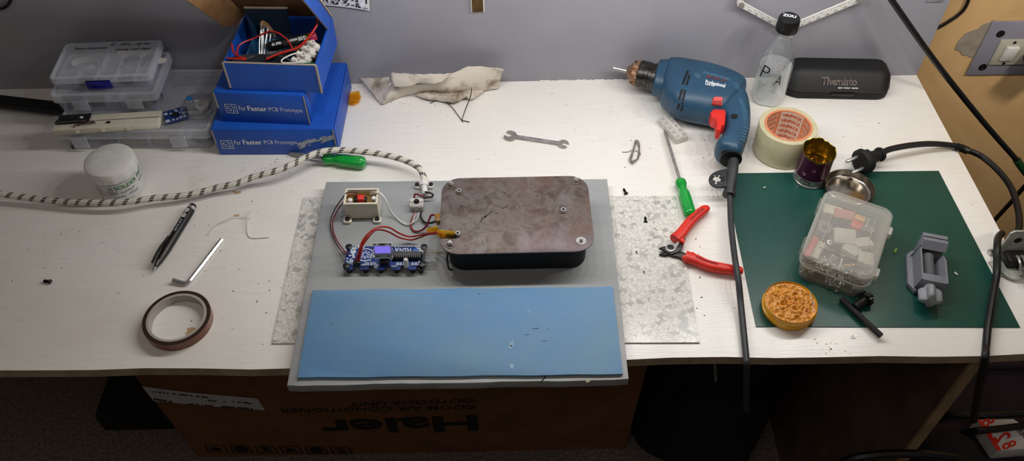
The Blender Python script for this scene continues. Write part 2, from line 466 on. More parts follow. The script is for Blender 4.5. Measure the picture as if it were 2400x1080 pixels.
M_resin = mat('amber_potting_resin', '#8a6a1e', .12, col2='#6d4f12', scale=120, Coat_Weight=.8)
M_wred = mat('red_wire_insulation', '#b0281e', .4)
M_wmar = mat('maroon_wire_insulation', '#7c1c26', .4)
M_wblk = mat('black_wire_insulation', '#161414', .4)
M_wwht = mat('white_wire_insulation', '#e0ddd8', .45)
M_wbrn = mat('brown_wire_insulation', '#4a2a22', .45)
M_greentext = mat('green_ink', '#2f7a35', .7)
M_yellow = mat('yellow_painted_tin', '#eaa90f', .3, col2='#dc9a08', scale=60)
M_tinlid = mat('pressed_tin', '#b0aaa0', .24, 1, col2='#948c80', scale=90)
M_bag = mat('black_nylon_cloth', '#101014', .8, col2='#0b0b0e', scale=60)
M_purplecloth = mat('dark_purple_cloth', '#2c1a26', .9, col2='#20131c', scale=30)
M_burnt = burnt_plate(); M_lam = chipboard_laminate(); M_braid = braid(); M_flux = flux(); M_print = bw_print()

# ------------------------------------------------------------------ setting
struct('floor', MB().box((0, .4, FLOOR - .02), (5, 4.4, .04)), M_floor, at=(0, .4, FLOOR), w=True)
wb = struct('wall_back', MB().box((0, YW + .05, .2), (5, .1, 1.94)), M_plaster, w=True, at=(0, YW, FLOOR))
pm = MB()                                              # bare render where the paint has flaked off beside the switch plate
pts = [(2246, 98), (2262, 79), (2280, 72), (2296, 66), (2303, 58), (2318, 53), (2331, 46), (2326, 60), (2312, 88), (2300, 112), (2286, 132), (2276, 136), (2268, 130), (2256, 130), (2250, 120), (2238, 116)]
pp = [PY(x, y, YW - .0012) for x, y in pts]
pm.rings([[(p.x, YW + .001, p.z) for p in pp], [(p.x, YW - .0012, p.z) for p in pp]])
part('bare_plaster_patch', pm, mat('bare_render', '#a79c8c', .9, col2='#94897a', scale=60, bump=.4, bscale=200), wb, w=True, label='flaked patch of pale bare plaster')

# ------------------------------------------------------------------ workbench and its marks
t = thing('workbench', 'white painted wooden workbench with grey back board', 'workbench', (0, .25, FLOOR))
def bench_top():
    mb = MB(); z0, z1 = -.0135, 0
    xs = [-1.25 + i*.06 for i in range(32)]; xs = [x for x in xs if x < XR - .01] + [XR]
    F = [(x, .0022*math.sin(x*9) + .0012*math.sin(x*31 + 1)) for x in xs]
    out = F + [(XR, YB)] + [(-1.25, YB)]
    mb.mi = 0; R = mb.rings([[(x, y, z0) for x, y in out], [(x, y + (.0006 if y < .1 else 0), z1) for x, y in out]])
    mb.bm.faces.ensure_lookup_table()
    for f in mb.bm.faces:
        c = f.calc_center_median()
        f.material_index = 0 if abs(c.z) < 1e-4 else 1
    return mb
part('worktop', bench_top(), [M_table, M_edge], t, w=True)
part('back_board', MB().box((-.29, YB + .006, .22), (1.866, .0115, .96)), M_panel, t, w=True, label='grey painted upright board')
sp = PY(2289, 838, .004)
part('side_board', MB().box((sp.x + .004, .25, (FLOOR - .0135)/2), (.011, .49, -.0136 - FLOOR)), M_ply, t, w=True, label='brown upright side board under the worktop')
part('edge_strip', MB().box((sp.x + .004, .0035, (FLOOR - .0135)/2), (.014, .004, -.0138 - FLOOR)), mat('pale_edge_strip', '#a98c68', .8, col2='#8d7353', scale=30), t, w=True, label='pale worn front edge of the side board')

mb = MB(); rnd = random.Random(77)                     # rust spots, brush drips and dents in the paint
def blot(x, y, r, asp=1.0, a0=0.0, z=.00012):
    p = P(x, y, z); pts = []
    for i in range(9):
        a = 2*PI*i/9; q = r*rnd.uniform(.55, 1.1); u, v = q*math.cos(a)*asp, q*math.sin(a)
        pts.append((p.x+u*math.cos(a0)-v*math.sin(a0), p.y+u*math.sin(a0)+v*math.cos(a0), z))
    mb.poly(pts)
for cx, cy, sx, sy, n, r in ((640, 392, 45, 14, 42, .0006), (930, 245, 60, 22, 30, .0005), (470, 600, 210, 90, 34, .0005), (200, 560, 120, 70, 22, .0005), (1620, 690, 30, 60, 16, .0008), (640, 660, 30, 25, 8, .0007), (1250, 300, 150, 50, 18, .0005), (1950, 270, 90, 40, 10, .0007), (600, 770, 60, 40, 8, .0006), (1660, 370, 60, 30, 8, .0006)):
    for k in range(n): blot(rnd.gauss(cx, sx), rnd.gauss(cy, sy), r*rnd.uniform(.5, 1.5), rnd.uniform(1, 2.2), rnd.uniform(0, 3))
part('paint_specks', mb, mat('dark_specks', '#54433a', .8), t, w=True, label='dark specks in the white paint', kind='stuff')
mb = MB()
for k in range(30): blot(rnd.gauss(1945, 28), rnd.gauss(812, 14), .0006*rnd.uniform(.5, 1.5), rnd.uniform(1, 2.2), rnd.uniform(0, 3), .0001)
for x, y, r in ((556, 452, .0035), (548, 449, .002), (1948, 818, .0012), (1937, 806, .0008), (553, 505, .003), (450, 775, .006)): blot(x, y, r, 1.6, .3, .0001)
part('rust_stains', mb, mat('pale_rust_stain', '#c9a883', .7), t, w=True, label='pale rusty stains', kind='stuff')
mb = MB(); n = 60
A = [Vector((.06 + .19*i/n, YB - .0012 - .0006*abs(math.sin(i*1.3)) - .0005*math.sin(i*.41), .0002)) for i in range(n+1)]
B = [Vector((p.x, YB - .0001, .0012 + .0006*math.sin(i*2.1) + .0004*math.sin(i*.7))) for i, p in enumerate(A)]
mb.rings([A, [(a+b)/2 + Vector((0, -.0008, .0004)) for a, b in zip(A, B)], B], close=False); part('paint_bead', mb, M_table, t, w=True, label='ragged bead of white paint along the back edge')
# ------------------------------------------------------------------ under the bench
def carton():
    a = P(465, 1071, FLOOR); b = P(1468, 1071, FLOOR)
    x0, x1, y0 = a.x, b.x, a.y; zt = -.09; lean = .045          # the face leans a little: bulging front
    t = thing('shipping_carton', 'big brown upside-down carton on the floor under the bench', 'box', ((x0+x1)/2, y0+.14, FLOOR))
    mb = MB(); y1 = y0 + .20
    mb.rings([[(x0, y0, FLOOR), (x1, y0, FLOOR), (x1, y1, FLOOR), (x0, y1, FLOOR)], [(x0-.005, y0-lean, zt), (x1, y0-lean, zt), (x1, y1-lean*.2, zt), (x0-.005, y1-lean*.2, zt)]])
    part('carton_body', mb, M_carton, t, w=True)
    n = Vector((0, -1, -lean/(zt-FLOOR)*1.0)).normalized()
    def F(px, py, off=.001):                                  # a point on the leaning front face
        d = ray(px, py); p0 = Vector((x0, y0, FLOOR)); nn = Vector((0, -(zt-FLOOR), -lean))
        k = (p0 - CAM).dot(nn) / d.dot(nn); return CAM + d*k + Vector((0, -off, 0))
    def line(mb, s, tl, tr, br, bold=0):                       # lettering upside down: starts at the right
        o = F(*tr); ux = F(*tl) - o; uy = F(*br) - o
        mb.text(s, o, ux, uy, bold)
    mb = MB()
    line(mb, 'ROOM AIR CONDITIONER', (655, 957), (1114, 949), (1112, 958), .004)
    line(mb, 'OUTDOOR UNIT', (818, 943), (1112, 932), (1110, 941), .004)
    part('small_lettering', mb, M_ink, t, w=True, label='small black printed words, upside down')
    mb = MB(); line(mb, 'Haier', (742, 984), (1118, 971), (1122, 1008), .03)
    part('large_lettering', mb, M_ink, t, w=True, label='large black printed name, upside down')
    mb = MB()
    for i in range(6):                                         # row of handling marks
        xa = 478 + i*58.5; ya = 1042 + i*.8
        q = [F(xa, ya), F(xa+46, ya), F(xa+58, ya+17), F(xa+10, ya+17)]
        for k in range(4):
            u, v = q[k], q[(k+1) % 4]; w = Vector((0, 0, 1)).cross(v-u).normalized() if abs((v-u).z) < .01 else Vector((1, 0, 0))
            c = (q[0]+q[2])/2
            mb.poly([u, v, v + (c-v)*.13, u + (c-u)*.13])
        c = (q[0]+q[2])/2
        if i % 3 == 0: mb.poly([c + (q[0]-c)*.5, c + (q[1]-c)*.3, c + (q[2]-c)*.5, c + (q[3]-c)*.6])
        elif i % 3 == 1: mb.poly([c + Vector((.014*math.cos(a), 0, .014*math.sin(a))) for a in [k*PI/5 for k in range(10)]])
        else: mb.poly([c + (q[0]-c)*.6, c + (q[1]-c)*.6, c + (q[3]-c)*.1]); mb.poly([c + (q[2]-c)*.6, c + (q[3]-c)*.6, c + (q[1]-c)*.1])
    part('handling_marks', mb, M_ink, t, w=True)
    mb = MB(); mb.poly([F(333, 904), F(440, 918), F(603, 932), F(622, 960), F(470, 949), F(360, 938)])
    lb = part('paper_label', mb, M_label, t, w=True, label='white address label')
    for (xa, ya, xb, yb, h) in ((356, 914, 500, 929, 3), (360, 931, 405, 938, 4), (440, 943, 500, 948, 3), (520, 949, 604, 955, 4), (545, 937, 590, 942, 3), (488, 935, 530, 939, 2.5)):
        mb = MB()
        for k in range(int((xb-xa)/4)):
            if random.random() < .25: continue
            u = k*4; s = (yb-ya)/(xb-xa)
            q = [(xa+u, ya+u*s), (xa+u+3, ya+(u+3)*s), (xa+u+4, ya+(u+3)*s+h), (xa+u+1, ya+u*s+h)]
            mb.poly([F(x, y, .002) for x, y in q])
        part('printing', mb, M_ink, lb, w=True)
carton()
b = P(245, 1010, FLOOR); c = P(400, 1010, FLOOR)
one('floor_box', MB().box(((b.x+c.x)/2+.03, b.y+.05, FLOOR+.03), (c.x-b.x+.06, .1, .06), bev=.004), M_blackm, 'low black box on the floor left of the brown carton', 'box', kind=None)
def bag():
    a = P(1504, 1078, FLOOR+.05); b = P(1805, 1078, FLOOR+.05); cx = (a.x+b.x)/2; w = (b.x-a.x)
    t = thing('backpack', 'black bag slumped on the floor under the bench right of the carton', 'bag', (cx, a.y+.14, FLOOR))
    mb = MB()
    rings = []
    for z, sx, sy, dx in ((0, .8, .8, 0), (.015, .97, .96, 0), (.1, 1, 1, 0), (.25, 1, .95, .005), (.4, .97, .85, .01), (.5, .86, .7, .015), (.56, .6, .45, .02), (.575, .2, .2, .02)):
        rings.append([(x*sx + dx + .012*math.sin(9*z+3*x/w), y*sy + .01*math.sin(20*z+x*12), z) for x, y in rrect(w, .26, .09, 6)])
    mb.rings(rings); part('body', mb, M_bag, t, smooth=180)
    mb = MB()
    rings = []
    for z, s in ((.04, .8), (.05, .95), (.2, 1), (.26, .95), (.28, .7)):
        rings.append([(x*s, -.125 + y*s, z) for x, y in rrect(w*.72, .07, .03, 5)])
    mb.rings(rings); part('front_pocket', mb, M_bag, t, smooth=180)
    mb = MB(); mb.tube([(-w*.3, -.128, .5), (-w*.2, -.138, .42), (-w*.13, -.14, .34)], .0025, 6); part('zip_cord', mb, mat('pale_cord', '#8d8a88', .7), t, label='thin pale cord')
    mb = MB(); mb.tube([(-.05, -.05, .565), (-.03, -.06, .6), (.03, -.06, .605), (.06, -.05, .568)], .008, 8, flat=.5); part('carry_handle', mb, M_bag, t)
bag()
def right_pile():
    # dark boxes, folded cloth and a printed packet, seen past the side board
    z0 = -.44
    a = P(2200, 1085, z0)
    x0 = sp.x + .035
    one('storage_crate', MB().box((x0+.35, .28, (FLOOR+z0)/2-.002), (.68, .48, z0-FLOOR-.004), bev=.01), M_purplecloth, 'dark purple cloth-covered crate on the floor right of the bench side board', 'crate')
    q = [(2288, 982), (2376, 980), (2420, 1010), (2420, 1050), (2338, 1056)]
    t = thing('printed_packet', 'white packet with red edge and red numbers 828 lying on the dark crate', 'packet', P(2350, 1020, z0))
    W = PP([(x, y, z0+.03) for x, y in q]); part('packet_body', MB().slab(W, z0, z0+.03, .003), M_label, t, w=True)
    mb = MB(); r = [P(x, y, z0+.0305) for x, y in ((2289, 982), (2298, 982), (2348, 1055), (2337, 1056))]
    mb.poly(r); part('red_edge_band', mb, M_red, t, w=True)
    mb = MB()
    for s, o, e, u in (('8', (2352, 1056), (2386, 1042), (2345, 1042)), ('2', (2336, 1043), (2372, 1023), (2327, 1026)), ('3', (2322, 1025), (2342, 1009), (2316, 1009)), ('8', (2306, 1006), (2336, 986), (2298, 988))):
        O = P(*o, z0+.0306); mb.text(s, O, P(*u, z0+.0306)-O, P(*e, z0+.0306)-O, .02)
    part('red_numbers', mb, M_red, t, w=True)
    mb = MB(); O = P(2402, 1028, z0+.0306); mb.text('oom', O, P(2380, 1008, z0+.0306)-O, P(2406, 1014, z0+.0306)-O, .01); part('black_lettering', mb, M_ink, t, w=True)
    # folded cloth behind
    mb = MB()
    for i in range(3):
        mb.box((x0+.33, .34 + .02*i, z0+.012+.022*i), (.5-.03*i, .2, .02), bev=.008)
    one('folded_cloth', mb, M_purplecloth, 'folded dark cloth on the crate behind the white packet', 'cloth')
    one('strap', MB().tube([P(2180, 988, z0+.01), P(2225, 972, z0+.045), P(2300, 972, z0+.06), P(2420, 966, z0+.06)], .006, 8), M_cable, 'thick black strap lying across the crate above the white packet', 'strap')
    one('power_cable', MB().tube([P(2255, 1016, z0+.012), P(2290, 1009, z0+.042), P(2340, 1005, z0+.045), P(2420, 995, z0+.045)], .0055, 8), M_cable, 'black cord lying over the white and red packet', 'cord')
    one('crumpled_bag', MB().ball(P(2215, 1072, z0+.04), .05, 14, (1.1, .9, .78)), M_bag, 'crumpled dark bag at the left end of the crate', 'bag')
    one('hanging_cable', MB().tube([PY(1930, 1120, -.03), PY(1985, 1079, -.03), PY(2050, 1066, -.03), PY(2118, 1063, -.03), PY(2180, 1066, -.03), PY(2260, 1080, -.03), PY(2330, 1120, -.03)], .0058, 8), M_cable, 'thick black cord hanging low in front of the bench side board', 'cord')
right_pile()

# ------------------------------------------------------------------ on the back wall and the grey back board
Yp = YB - .0002
def print_sheet(pts, label):
    t = thing('paper_print', label, 'print', PY(*pts[0], Yp) + Vector((0, -.002, 0)))
    w = [PY(x, y, Yp) + Vector((0, -o, 0)) for x, y, o in [(p[0], p[1], .0006 + .004*(i in (0, 3))) for i, p in enumerate(pts)]]
    def quad(mb, k, off):
        c = sum(w, Vector())/4; q = [c + (p-c)*k for p in w]
        n = Vector((0, -1, 0)); A = []; B = []
        for i in range(9):
            s = i/8; curl = .006*(s**2)
            A.append(q[0].lerp(q[1], s) + n*(curl*.3+off)); B.append(q[3].lerp(q[2], s) + n*(curl+off))
        mb.rings([A, B], close=False)
    mb = MB(); quad(mb, 1, 0); part('sheet', mb, M_label, t, w=True)
    mb = MB(); quad(mb, .9, .0004); part('printed_area', mb, M_print, t, w=True)
print_sheet([(757, -60), (863, -60), (868, 19), (752, 7)], 'black and white print on the grey board behind the open blue box')
print_sheet([(440, -50), (505, -50), (512, 7), (473, 9)], 'small black and white print on the grey board left of the open blue box')
t = thing('wall_plate', 'small brown plate with a white edge on the grey board, top centre', 'plate', PY(1119, 20, Yp))
a = PY(1104, 28, Yp); b = PY(1136, 28, Yp)
part('rim', MB().box(((a.x+b.x)/2, YB-.0015, a.z+.028), (b.x-a.x, .003, .056), bev=.001), M_white, t, w=True)
part('face', MB().box(((a.x+b.x)/2, YB-.0033, a.z+.0295), (b.x-a.x-.0035, .001, .0555)), mat('brown_metal_face', '#6b5230', .35, .6, col2='#4f3c22', scale=90), t, w=True)
a = PY(2171, 4, Yp); b = PY(2208, 4, Yp)
one('wall_plate', MB().box(((a.x+b.x)/2, YB-.0012, a.z+.02), (b.x-a.x, .0024, .04), bev=.0008), mat('grey_painted_plate', '#9a9aa2', .5), 'small grey painted plate on the grey board near its right edge', 'plate')
def rule():
    t = thing('folding_rule', 'white folding rule hung open in a V on the grey board', 'ruler', PY(1840, 70, YB-.01))
    y = YB - .011
    def arm(p, q, r, nm, w=.0085):
        a = PY(*p, y); b = PY(*q, y); d = (b-a); L = d.length; ex = d.normalized(); ez = Vector((0, -1, 0)); ey = ez.cross(ex)
        R = Matrix((ex, ey, ez)).transposed(); c = (a+b)/2
        mb = MB(); mb.box(c, (L, w, .0035), R, .0006); o = part(nm, mb, M_white, t, w=True)
        mb = MB()
        for k in range(int(L/.0025)):
            h = .0038 if k % 5 == 0 else .0018
            u = c + ex*(-L/2 + .002 + k*.0025) + ez*.0019
            e = ey*(w/2-.0004); mb.poly([u+e, u+e+ex*.0005, u+e+ex*.0005-ey*h, u+e-ey*h])
        for k in range(int(L/.0125)):
            u = c + ex*(-L/2 + .006 + k*.0125) + ez*.0019 - ey*(w*.42)
            mb.text(str(10+k), u, ex*.0042, ey*.0036)
        part('scale_marks', mb, M_ink, o, w=True); return a, b
    a, b = arm((1732, 7), (1842, 66), 0, 'arm'); c, d = arm((1842, 68), (2014, -3), 0, 'arm', .0105)
    arm((1733, 8), (1745, -30), 0, 'arm')
    for p in ((1842, 66), (1737, 10), (2012, -2)):
        u = PY(*p, y); part('rivet', MB().cyl(u+Vector((0, .0105, 0)), u+Vector((0, -.003, 0)), .0042, n=14), M_steel2, t, w=True)
rule()
one('cable_loop', MB().tube([PY(-30, 16, Yp)+Vector((0, -.004, 0)), PY(2, 17, Yp)+Vector((0, -.004, 0)), PY(19, 10, Yp)+Vector((0, -.004, 0)), PY(27, -4, Yp)+Vector((0, -.004, 0)), PY(30, -30, Yp)+Vector((0, -.004, 0))], .0022, 8), M_cable, 'black cable curving over the top left corner of the grey board', 'cable')
def socket_plate():
    y = YW - .004
    tl = PY(2329, 52, y); bl = PY(2262, 177, y); x0 = (tl.x+bl.x)/2; z0, z1 = bl.z, tl.z; x1 = x0 + .145
    Hh = z1 - z0
    t = thing('switch_plate', 'grey metal switch and socket plate on the tan wall', 'switch plate', ((x0+x1)/2, YW, z0))
    part('plate', MB().box(((x0+x1)/2, YW-.002, (z0+z1)/2), (x1-x0, .004, Hh), bev=.0008), mat('grey_enamel_plate', '#93909a', .45, col2='#878490', scale=14), t, w=True)
    for px, py in ((2345, 79), (2303, 157)):
        u = PY(px, py, YW-.004)
        s = part('screw', MB().lathe([(0, 0), (.0062, 0), (.0062, .001), (.004, .0016), (.003, .001), (0, .001)], 20, u, (0, -1, 0)), M_dark, t, w=True)
    a = PY(2347, 92, y); b = PY(2315, 150, y); mx0 = b.x*.5+a.x*.5; mz1 = a.z; mz0 = b.z
    mb = MB(); mb.box((mx0+.043, YW-.0055, (mz0+mz1)/2), (.086, .004, mz1-mz0), bev=.001)
    part('module_frame', mb, mat('yellowed_white_plastic', '#bdb7a4', .45), t, w=True)
    part('rocker', MB().box((mx0+.0215, YW-.0095, (mz0+mz1)/2), (.019, .006, (mz1-mz0)*.58), Matrix.Rotation(.12, 3, 'X'), .001), M_white, t, w=True)
    for dz in (-.42, .42):
        part('module_screw', MB().cyl((mx0+.0215, YW-.0075, (mz0+mz1)/2+dz*(mz1-mz0)), (mx0+.0215, YW-.0088, (mz0+mz1)/2+dz*(mz1-mz0)), .0022, n=12), M_dark, t, w=True)
    zc = (mz0+mz1)/2 - .004; xc = mx0 + .064
    t2 = thing('power_adapter', 'black plug with a white body pushed into the wall socket', 'plug', (xc, YW-.008, zc))
    part('black_plug', MB().lathe([(0, 0), (.0175, 0), (.018, .006), (.0165, .022), (.01, .026), (0, .027)], 24, (xc, YW-.0078, zc), (0, -1, 0)), M_black, t2, w=True)
    part('white_body', MB().box((xc+.022, YW-.044, zc-.004), (.05, .026, .05), Matrix.Rotation(.5, 3, 'Y'), .004), M_white, t2, w=True)
    mb = MB(); 
    for i in range(6):
        for j in range(2): mb.box((xc+.006+i*.006, YW-.0575, zc-.026+j*.005+i*.0005), (.0018, .0012, .0018))
    part('grip_dots', mb, M_wht, t2, w=True)
socket_plate()
one('hanging_cable', MB().tube([PY(2192, 68, YW-.004), PY(2215, 56, YW-.004), PY(2245, 36, YW-.004), PY(2262, 18, YW-.004), PY(2272, -8, YW-.004), PY(2275, -40, YW-.004)], .0024, 8), M_cable, 'thin black cable coming out from behind the grey board on the tan wall', 'cable')
t = thing('hanging_lamp_cable', 'straight black cord slanting down in front of the tan wall, green at its end', 'cord', PY(2388, 378, .45))
part('cord', MB().tube([PY(2080, -14, .47), PY(2190, 142, .455), PY(2300, 280, .44), PY(2384, 376, .43)], .0042, 10), M_cable, t, w=True)
part('green_sleeve', MB().tube([PY(2383, 375, .43), PY(2398, 396, .43), PY(2425, 430, .43)], .006, 10), mat('dark_green_sleeve', '#14451f', .5), t, w=True, label='dark green sleeve')
one('cable', MB().tube([PY(2430, 415, .40), PY(2402, 436, .40), PY(2370, 473, .42), PY(2338, 508, .44), PY(2310, 540, .46)], .0036, 8), M_cable, 'black cable rising from behind the right edge of the bench', 'cable')

# ------------------------------------------------------------------ spring lamp clamp at the right edge
def clamp():
    a = PY(2345, 588, .165); b = PY(2396, 588, .165); w = (b.x-a.x); zb = .012
    c = P(2372, 590, 0.012)
    t = thing('lamp_clamp', 'galvanised lamp clamp with a coil spring on the right edge of the bench', 'clamp', (c.x, c.y, 0))
    zt = PY(2370, 539, c.y+.006).z
    w = .031
    mb = MB(); R = Matrix.Rotation(-.12, 3, 'X')
    n = 14; hole = [(.0042*math.cos(2*PI*k/n), .007+.0042*math.sin(2*PI*k/n)) for k in range(n)]
    hh = (zt-.004)
    pl = [(-w/2, 0), (w/2, 0), (w/2, hh-.004), (w/2-.004, hh), (-w/2+.004, hh), (-w/2, hh-.004)]
    mb.M = Matrix.Translation((c.x, c.y+.004, .006)) @ Matrix.Rotation(PI/2, 4, 'X')
    mb.prism([(x, y) for x, y in pl], 0, .0025)
    part('upright_plate', mb, M_galv, t, w=True)
    u = Vector((c.x-.001, c.y+.0014, .006+hh*.62))
    part('bolt_hole', MB().cyl(u+Vector((0, .001, 0)), u+Vector((0, -.0003, 0)), .0046, n=18), M_blackm, t, w=True)
    part('foot_plate', MB().slab(PP([(2318, 612, .003), (2345, 607, .003), (2420, 600, .003), (2440, 640, .003), (2338, 646, .003)]), .0003, .003, .0006), mat('worn_white_plate', '#bdb9b0', .5, col2='#8e8a82', scale=120), t, w=True)
    part('lower_block', MB().box((c.x+.006, c.y-.012, .011), (.04, .02, .016), bev=.002), M_dark, t, w=True)
    s = P(2326, 592, .0012)
    k = part('fixing_screw', MB().lathe([(0, 0), (.0062, 0), (.0058, .0014), (.003, .0024), (0, .0026)], 22, (s.x, s.y, .0003)), M_steel2, t, w=True)
    mb = MB()
    for an in (.3, .3+PI/2): mb.box((s.x, s.y, .0026), (.005, .001, .0006), Matrix.Rotation(an, 3, 'Z'))
    part('cross_slot', mb, M_dark, k, w=True)
    q = P(2385, 622, .018); ax = Vector((.85, -.18, .28)).normalized(); mb = MB(); pts = []
    e1 = ax.orthogonal().normalized(); e2 = ax.cross(e1)
    for i in range(110):
        an = i/13*2*PI; pts.append(q + ax*(i*.00042) + (e1*math.cos(an)+e2*math.sin(an))*.0115)
    part('spring', mb.tube(pts, .0016, 6, 1), M_steel2, t, w=True)
    part('spring_seat', MB().lathe([(0, 0), (.016, 0), (.016, .003), (.012, .004), (0, .004)], 28, P(2372, 634, .003)), M_galv, t, w=True)
clamp()
# ------------------------------------------------------------------ divided clear boxes, left
def organizer(label, fa, fb, z, h, back, lidh, cells, latches, blue=False, grp=None, over=.002):
    M, W = frame(fa, fb, z)
    inv = M.inverted(); D = (inv @ P(back[0], back[1], z+h)).y
    D = min(D, YB - .005 - max(M.translation.y, (M @ Vector((W, 0, 0))).y))
    t = thing('storage_box', label, 'storage box', M, grp)
    bh = h - lidh
    part('tray', MB().tray(W-.002, D-.002, bh, .0014, .006, .0003, W/2, D/2, .0022), M_frost, t)
    ys = [D*f for f in cells[1]]
    for f in cells[0]:
        lo, hi = (.004, D-.004) if len(f) == 1 else (D*f[1]+.0006, D*f[2]-.0006)
        lo = max(lo, .005); hi = min(hi, D-.005)
        part('divider', MB().box((W*f[0], (lo+hi)/2, bh/2+.001), (.0012, hi-lo, bh-.005)), M_fdiv, t)
    for y in ys: part('cross_divider', MB().box((W/2, y, bh/2+.001), (W-.008, .0012, bh-.005)), M_fdiv, t)
    mb = MB()
    o = lambda q, zz: [(x, y, zz) for x, y in rrect(W+2*over-2*q, D+2*over-2*q, .007-q*.5, 4, W/2, D/2)]
    mb.rings([o(.0013, bh+.0003), o(.0013, h-.0016), o(.005, h-.0014), o(.005, h-.0002), o(.0012, h-.0002), o(0, h-.0014), o(0, bh+.0003)], False, False)
    a = o(.0013, bh+.0003); b = o(0, bh+.0003); V = [mb.v(p) for p in a]; U = [mb.v(p) for p in b]
    for i in range(len(V)): mb.f((V[i], V[(i+1) % len(V)], U[(i+1) % len(V)], U[i]))
    lid = part('lid', mb, M_rim, t)
    part('lid_panel', MB().prism(rrect(W+2*over-.0098, D+2*over-.0098, .005, 4, W/2, D/2), h-.0013, h-.0003), M_pane, lid)
    for f in latches:
        mb = MB(); w = .022 if not blue else .034
        mb.box((W*f, -over-.0012, bh*.62 + lidh*.3), (w, .0022, bh*.62 + lidh*.5), bev=.0009)
        mb.box((W*f, -over-.0028, bh*.55), (w*.55, .0014, .0022), bev=.0005)
        part('latch', mb, mat('dark_blue_latch', '#161a86', .35) if blue else M_rim, t, label='dark blue latch' if blue else None)
    return t, M, W, D
G = 'stacked divided clear boxes'
t1, M1, W1, D1 = organizer('largest clear divided box, bottom of the stack on the white worktop', (152, 353), (503, 351), .0003, .037, (520, 157), .014, ([(.17,), (.37,), (.57,), (.78,)], [.55]), (.14, .79), grp=G)
t2, M2, W2, D2 = organizer('middle clear divided box with two clear front latches', (140, 266), (378, 260), .0373, .033, (424, 121), .013, ([(.25, 0, .5), (.47, 0, .5), (.62, 0, 1), (.82, .5, 1)], [.5]), (.26, .78), grp=G)
t3, M3, W3, D3 = organizer('small tilted clear divided box with one blue latch, top of the stack', (133, 215), (362, 206), .0706, .024, (379, 94), .010, ([(.2, 0, .42), (.4, 0, .42), (.42, .42, 1), (.6, 0, 1), (.8, 0, 1)], [.42]), (.47,), True, grp=G)
mb = MB(); mb.rings([[(W3+.0025, D3*.5-.006, .016), (W3+.0025, D3*.5+.006, .016), (W3+.0025, D3*.5+.006, .0178), (W3+.0025, D3*.5-.006, .0178)], [(W3+.013, D3*.5-.004, .016), (W3+.013, D3*.5+.004, .016), (W3+.013, D3*.5+.004, .0178), (W3+.013, D3*.5-.004, .0178)]])
part('hanging_tab', mb, M_nylon, t3)
def scrawl(t, s, x, y, w, h, z, bold=0, sl=0):
    part('handwriting', MB().text(s, (x, y, z), (w, sl*w, 0), (0, h, 0), bold+.012, .25), M_ink, t)
scrawl(t3, 'Resist components', W3*.12, D3*.78, W3*.34, .007, .0243)
scrawl(t3, 'IC , LEDs , cap etc', W3*.48, D3*.86, W3*.42, .0075, .0243)
scrawl(t3, '(mostly small chips)', W3*.56, D3*.7, W3*.36, .0075, .0243, .006)
scrawl(t2, 'ICs', W2*.48, D2*.27, W2*.055, .006, .0333, .01)
scrawl(t2, 'CAPs', W2*.68, D2*.34, W2*.12, .007, .0333, .005)
scrawl(t2, 'sensor', W2*.82, D2*.84, W2*.15, .007, .0333)
# what shows inside the boxes
def strip_curl(nm, label, M, cx, cy, r, z, h, a0, a1, m, sq=.6):
    mb = MB(M); n = 20
    o = [(cx+r*math.cos(a0+(a1-a0)*i/n), cy+sq*r*math.sin(a0+(a1-a0)*i/n)) for i in range(n+1)]
    i_ = [(cx+(r-.0006)*math.cos(a0+(a1-a0)*i/n), cy+sq*(r-.0006)*math.sin(a0+(a1-a0)*i/n)) for i in range(n+1)]
    mb.prism(o + i_[::-1], z, z+h)
    return one(nm, mb, m, label, 'component strip')
strip_curl('component_strip', 'white curled paper strip seen through the top clear box', M3, W3*.21, D3*.66, .019, .002, .009, .1, 5.6, M_label)
strip_curl('component_strip', 'dark curled component strip third cell of the top clear box', M3, W3*.7, D3*.62, .015, .002, .008, .3, 4.2, M_bag, .9)
strip_curl('component_strip', 'dark curled component strip at the right end of the top clear box', M3, W3*.895, D3*.64, .013, .002, .009, .2, 4.0, M_bag, 1)
strip_curl('component_strip', 'pale comb-edged strip at the back right of the top clear box', M3, W3*.7, D3*.86, .03, .002, .01, .5, 2.6, M_corew, .3)
M_bagp = clear('clear_poly_bag', '#cfd6e2', .3, .8, .2, col='#8d97a8')
def lump(nm, label, cat, M, cx, cy, sx, sy, h, m, z=.002, seed=0, group=None):
    rnd = random.Random(seed); mb = MB(M); L = []
    ph = [rnd.uniform(0, 6) for _ in range(3)]
    for zz, k in ((0, .8), (.25, 1), (.6, .85), (.9, .5), (1, .1)):
        L.append([(cx+sx*k*(1+.18*math.sin(3*a+ph[0])+.12*math.sin(5*a+ph[1]))*math.cos(a)/2, cy+sy*k*(1+.18*math.cos(2*a+ph[2])+.1*math.sin(6*a))*math.sin(a)/2, z+h*zz) for a in [2*PI*i/22 for i in range(22)]])
    mb.rings(L); return one(nm, mb, m, label, cat, group=group, smooth=60)
lump('poly_bag', 'blue-grey bag of parts in the second front cell of the top clear box', 'bag', M3, W3*.3, D3*.2, .028, .022, .010, mat('dark_blue_bag', '#2c3550', .4), seed=1)
lump('component_pile', 'dark loose parts at the right front of the top clear box', 'electronic parts', M3, W3*.72, D3*.2, .03, .018, .006, mat('loose_parts', '#5a5350', .5, col2='#2c2826', scale=300), seed=2)
lump('poly_bag', 'dark blue bag in the right back cell of the middle clear box', 'bag', M2, W2*.91, D2*.3, .018, .03, .016, mat('dark_blue_bag2', '#232c4c', .4), seed=3)
lump('component_pile', 'mixed small parts in the right front cell of the middle clear box', 'electronic parts', M2, W2*.8, D2*.22, .045, .03, .012, mat('loose_parts2', '#8c8a8c', .4, col2='#3a3a40', scale=260), seed=4)
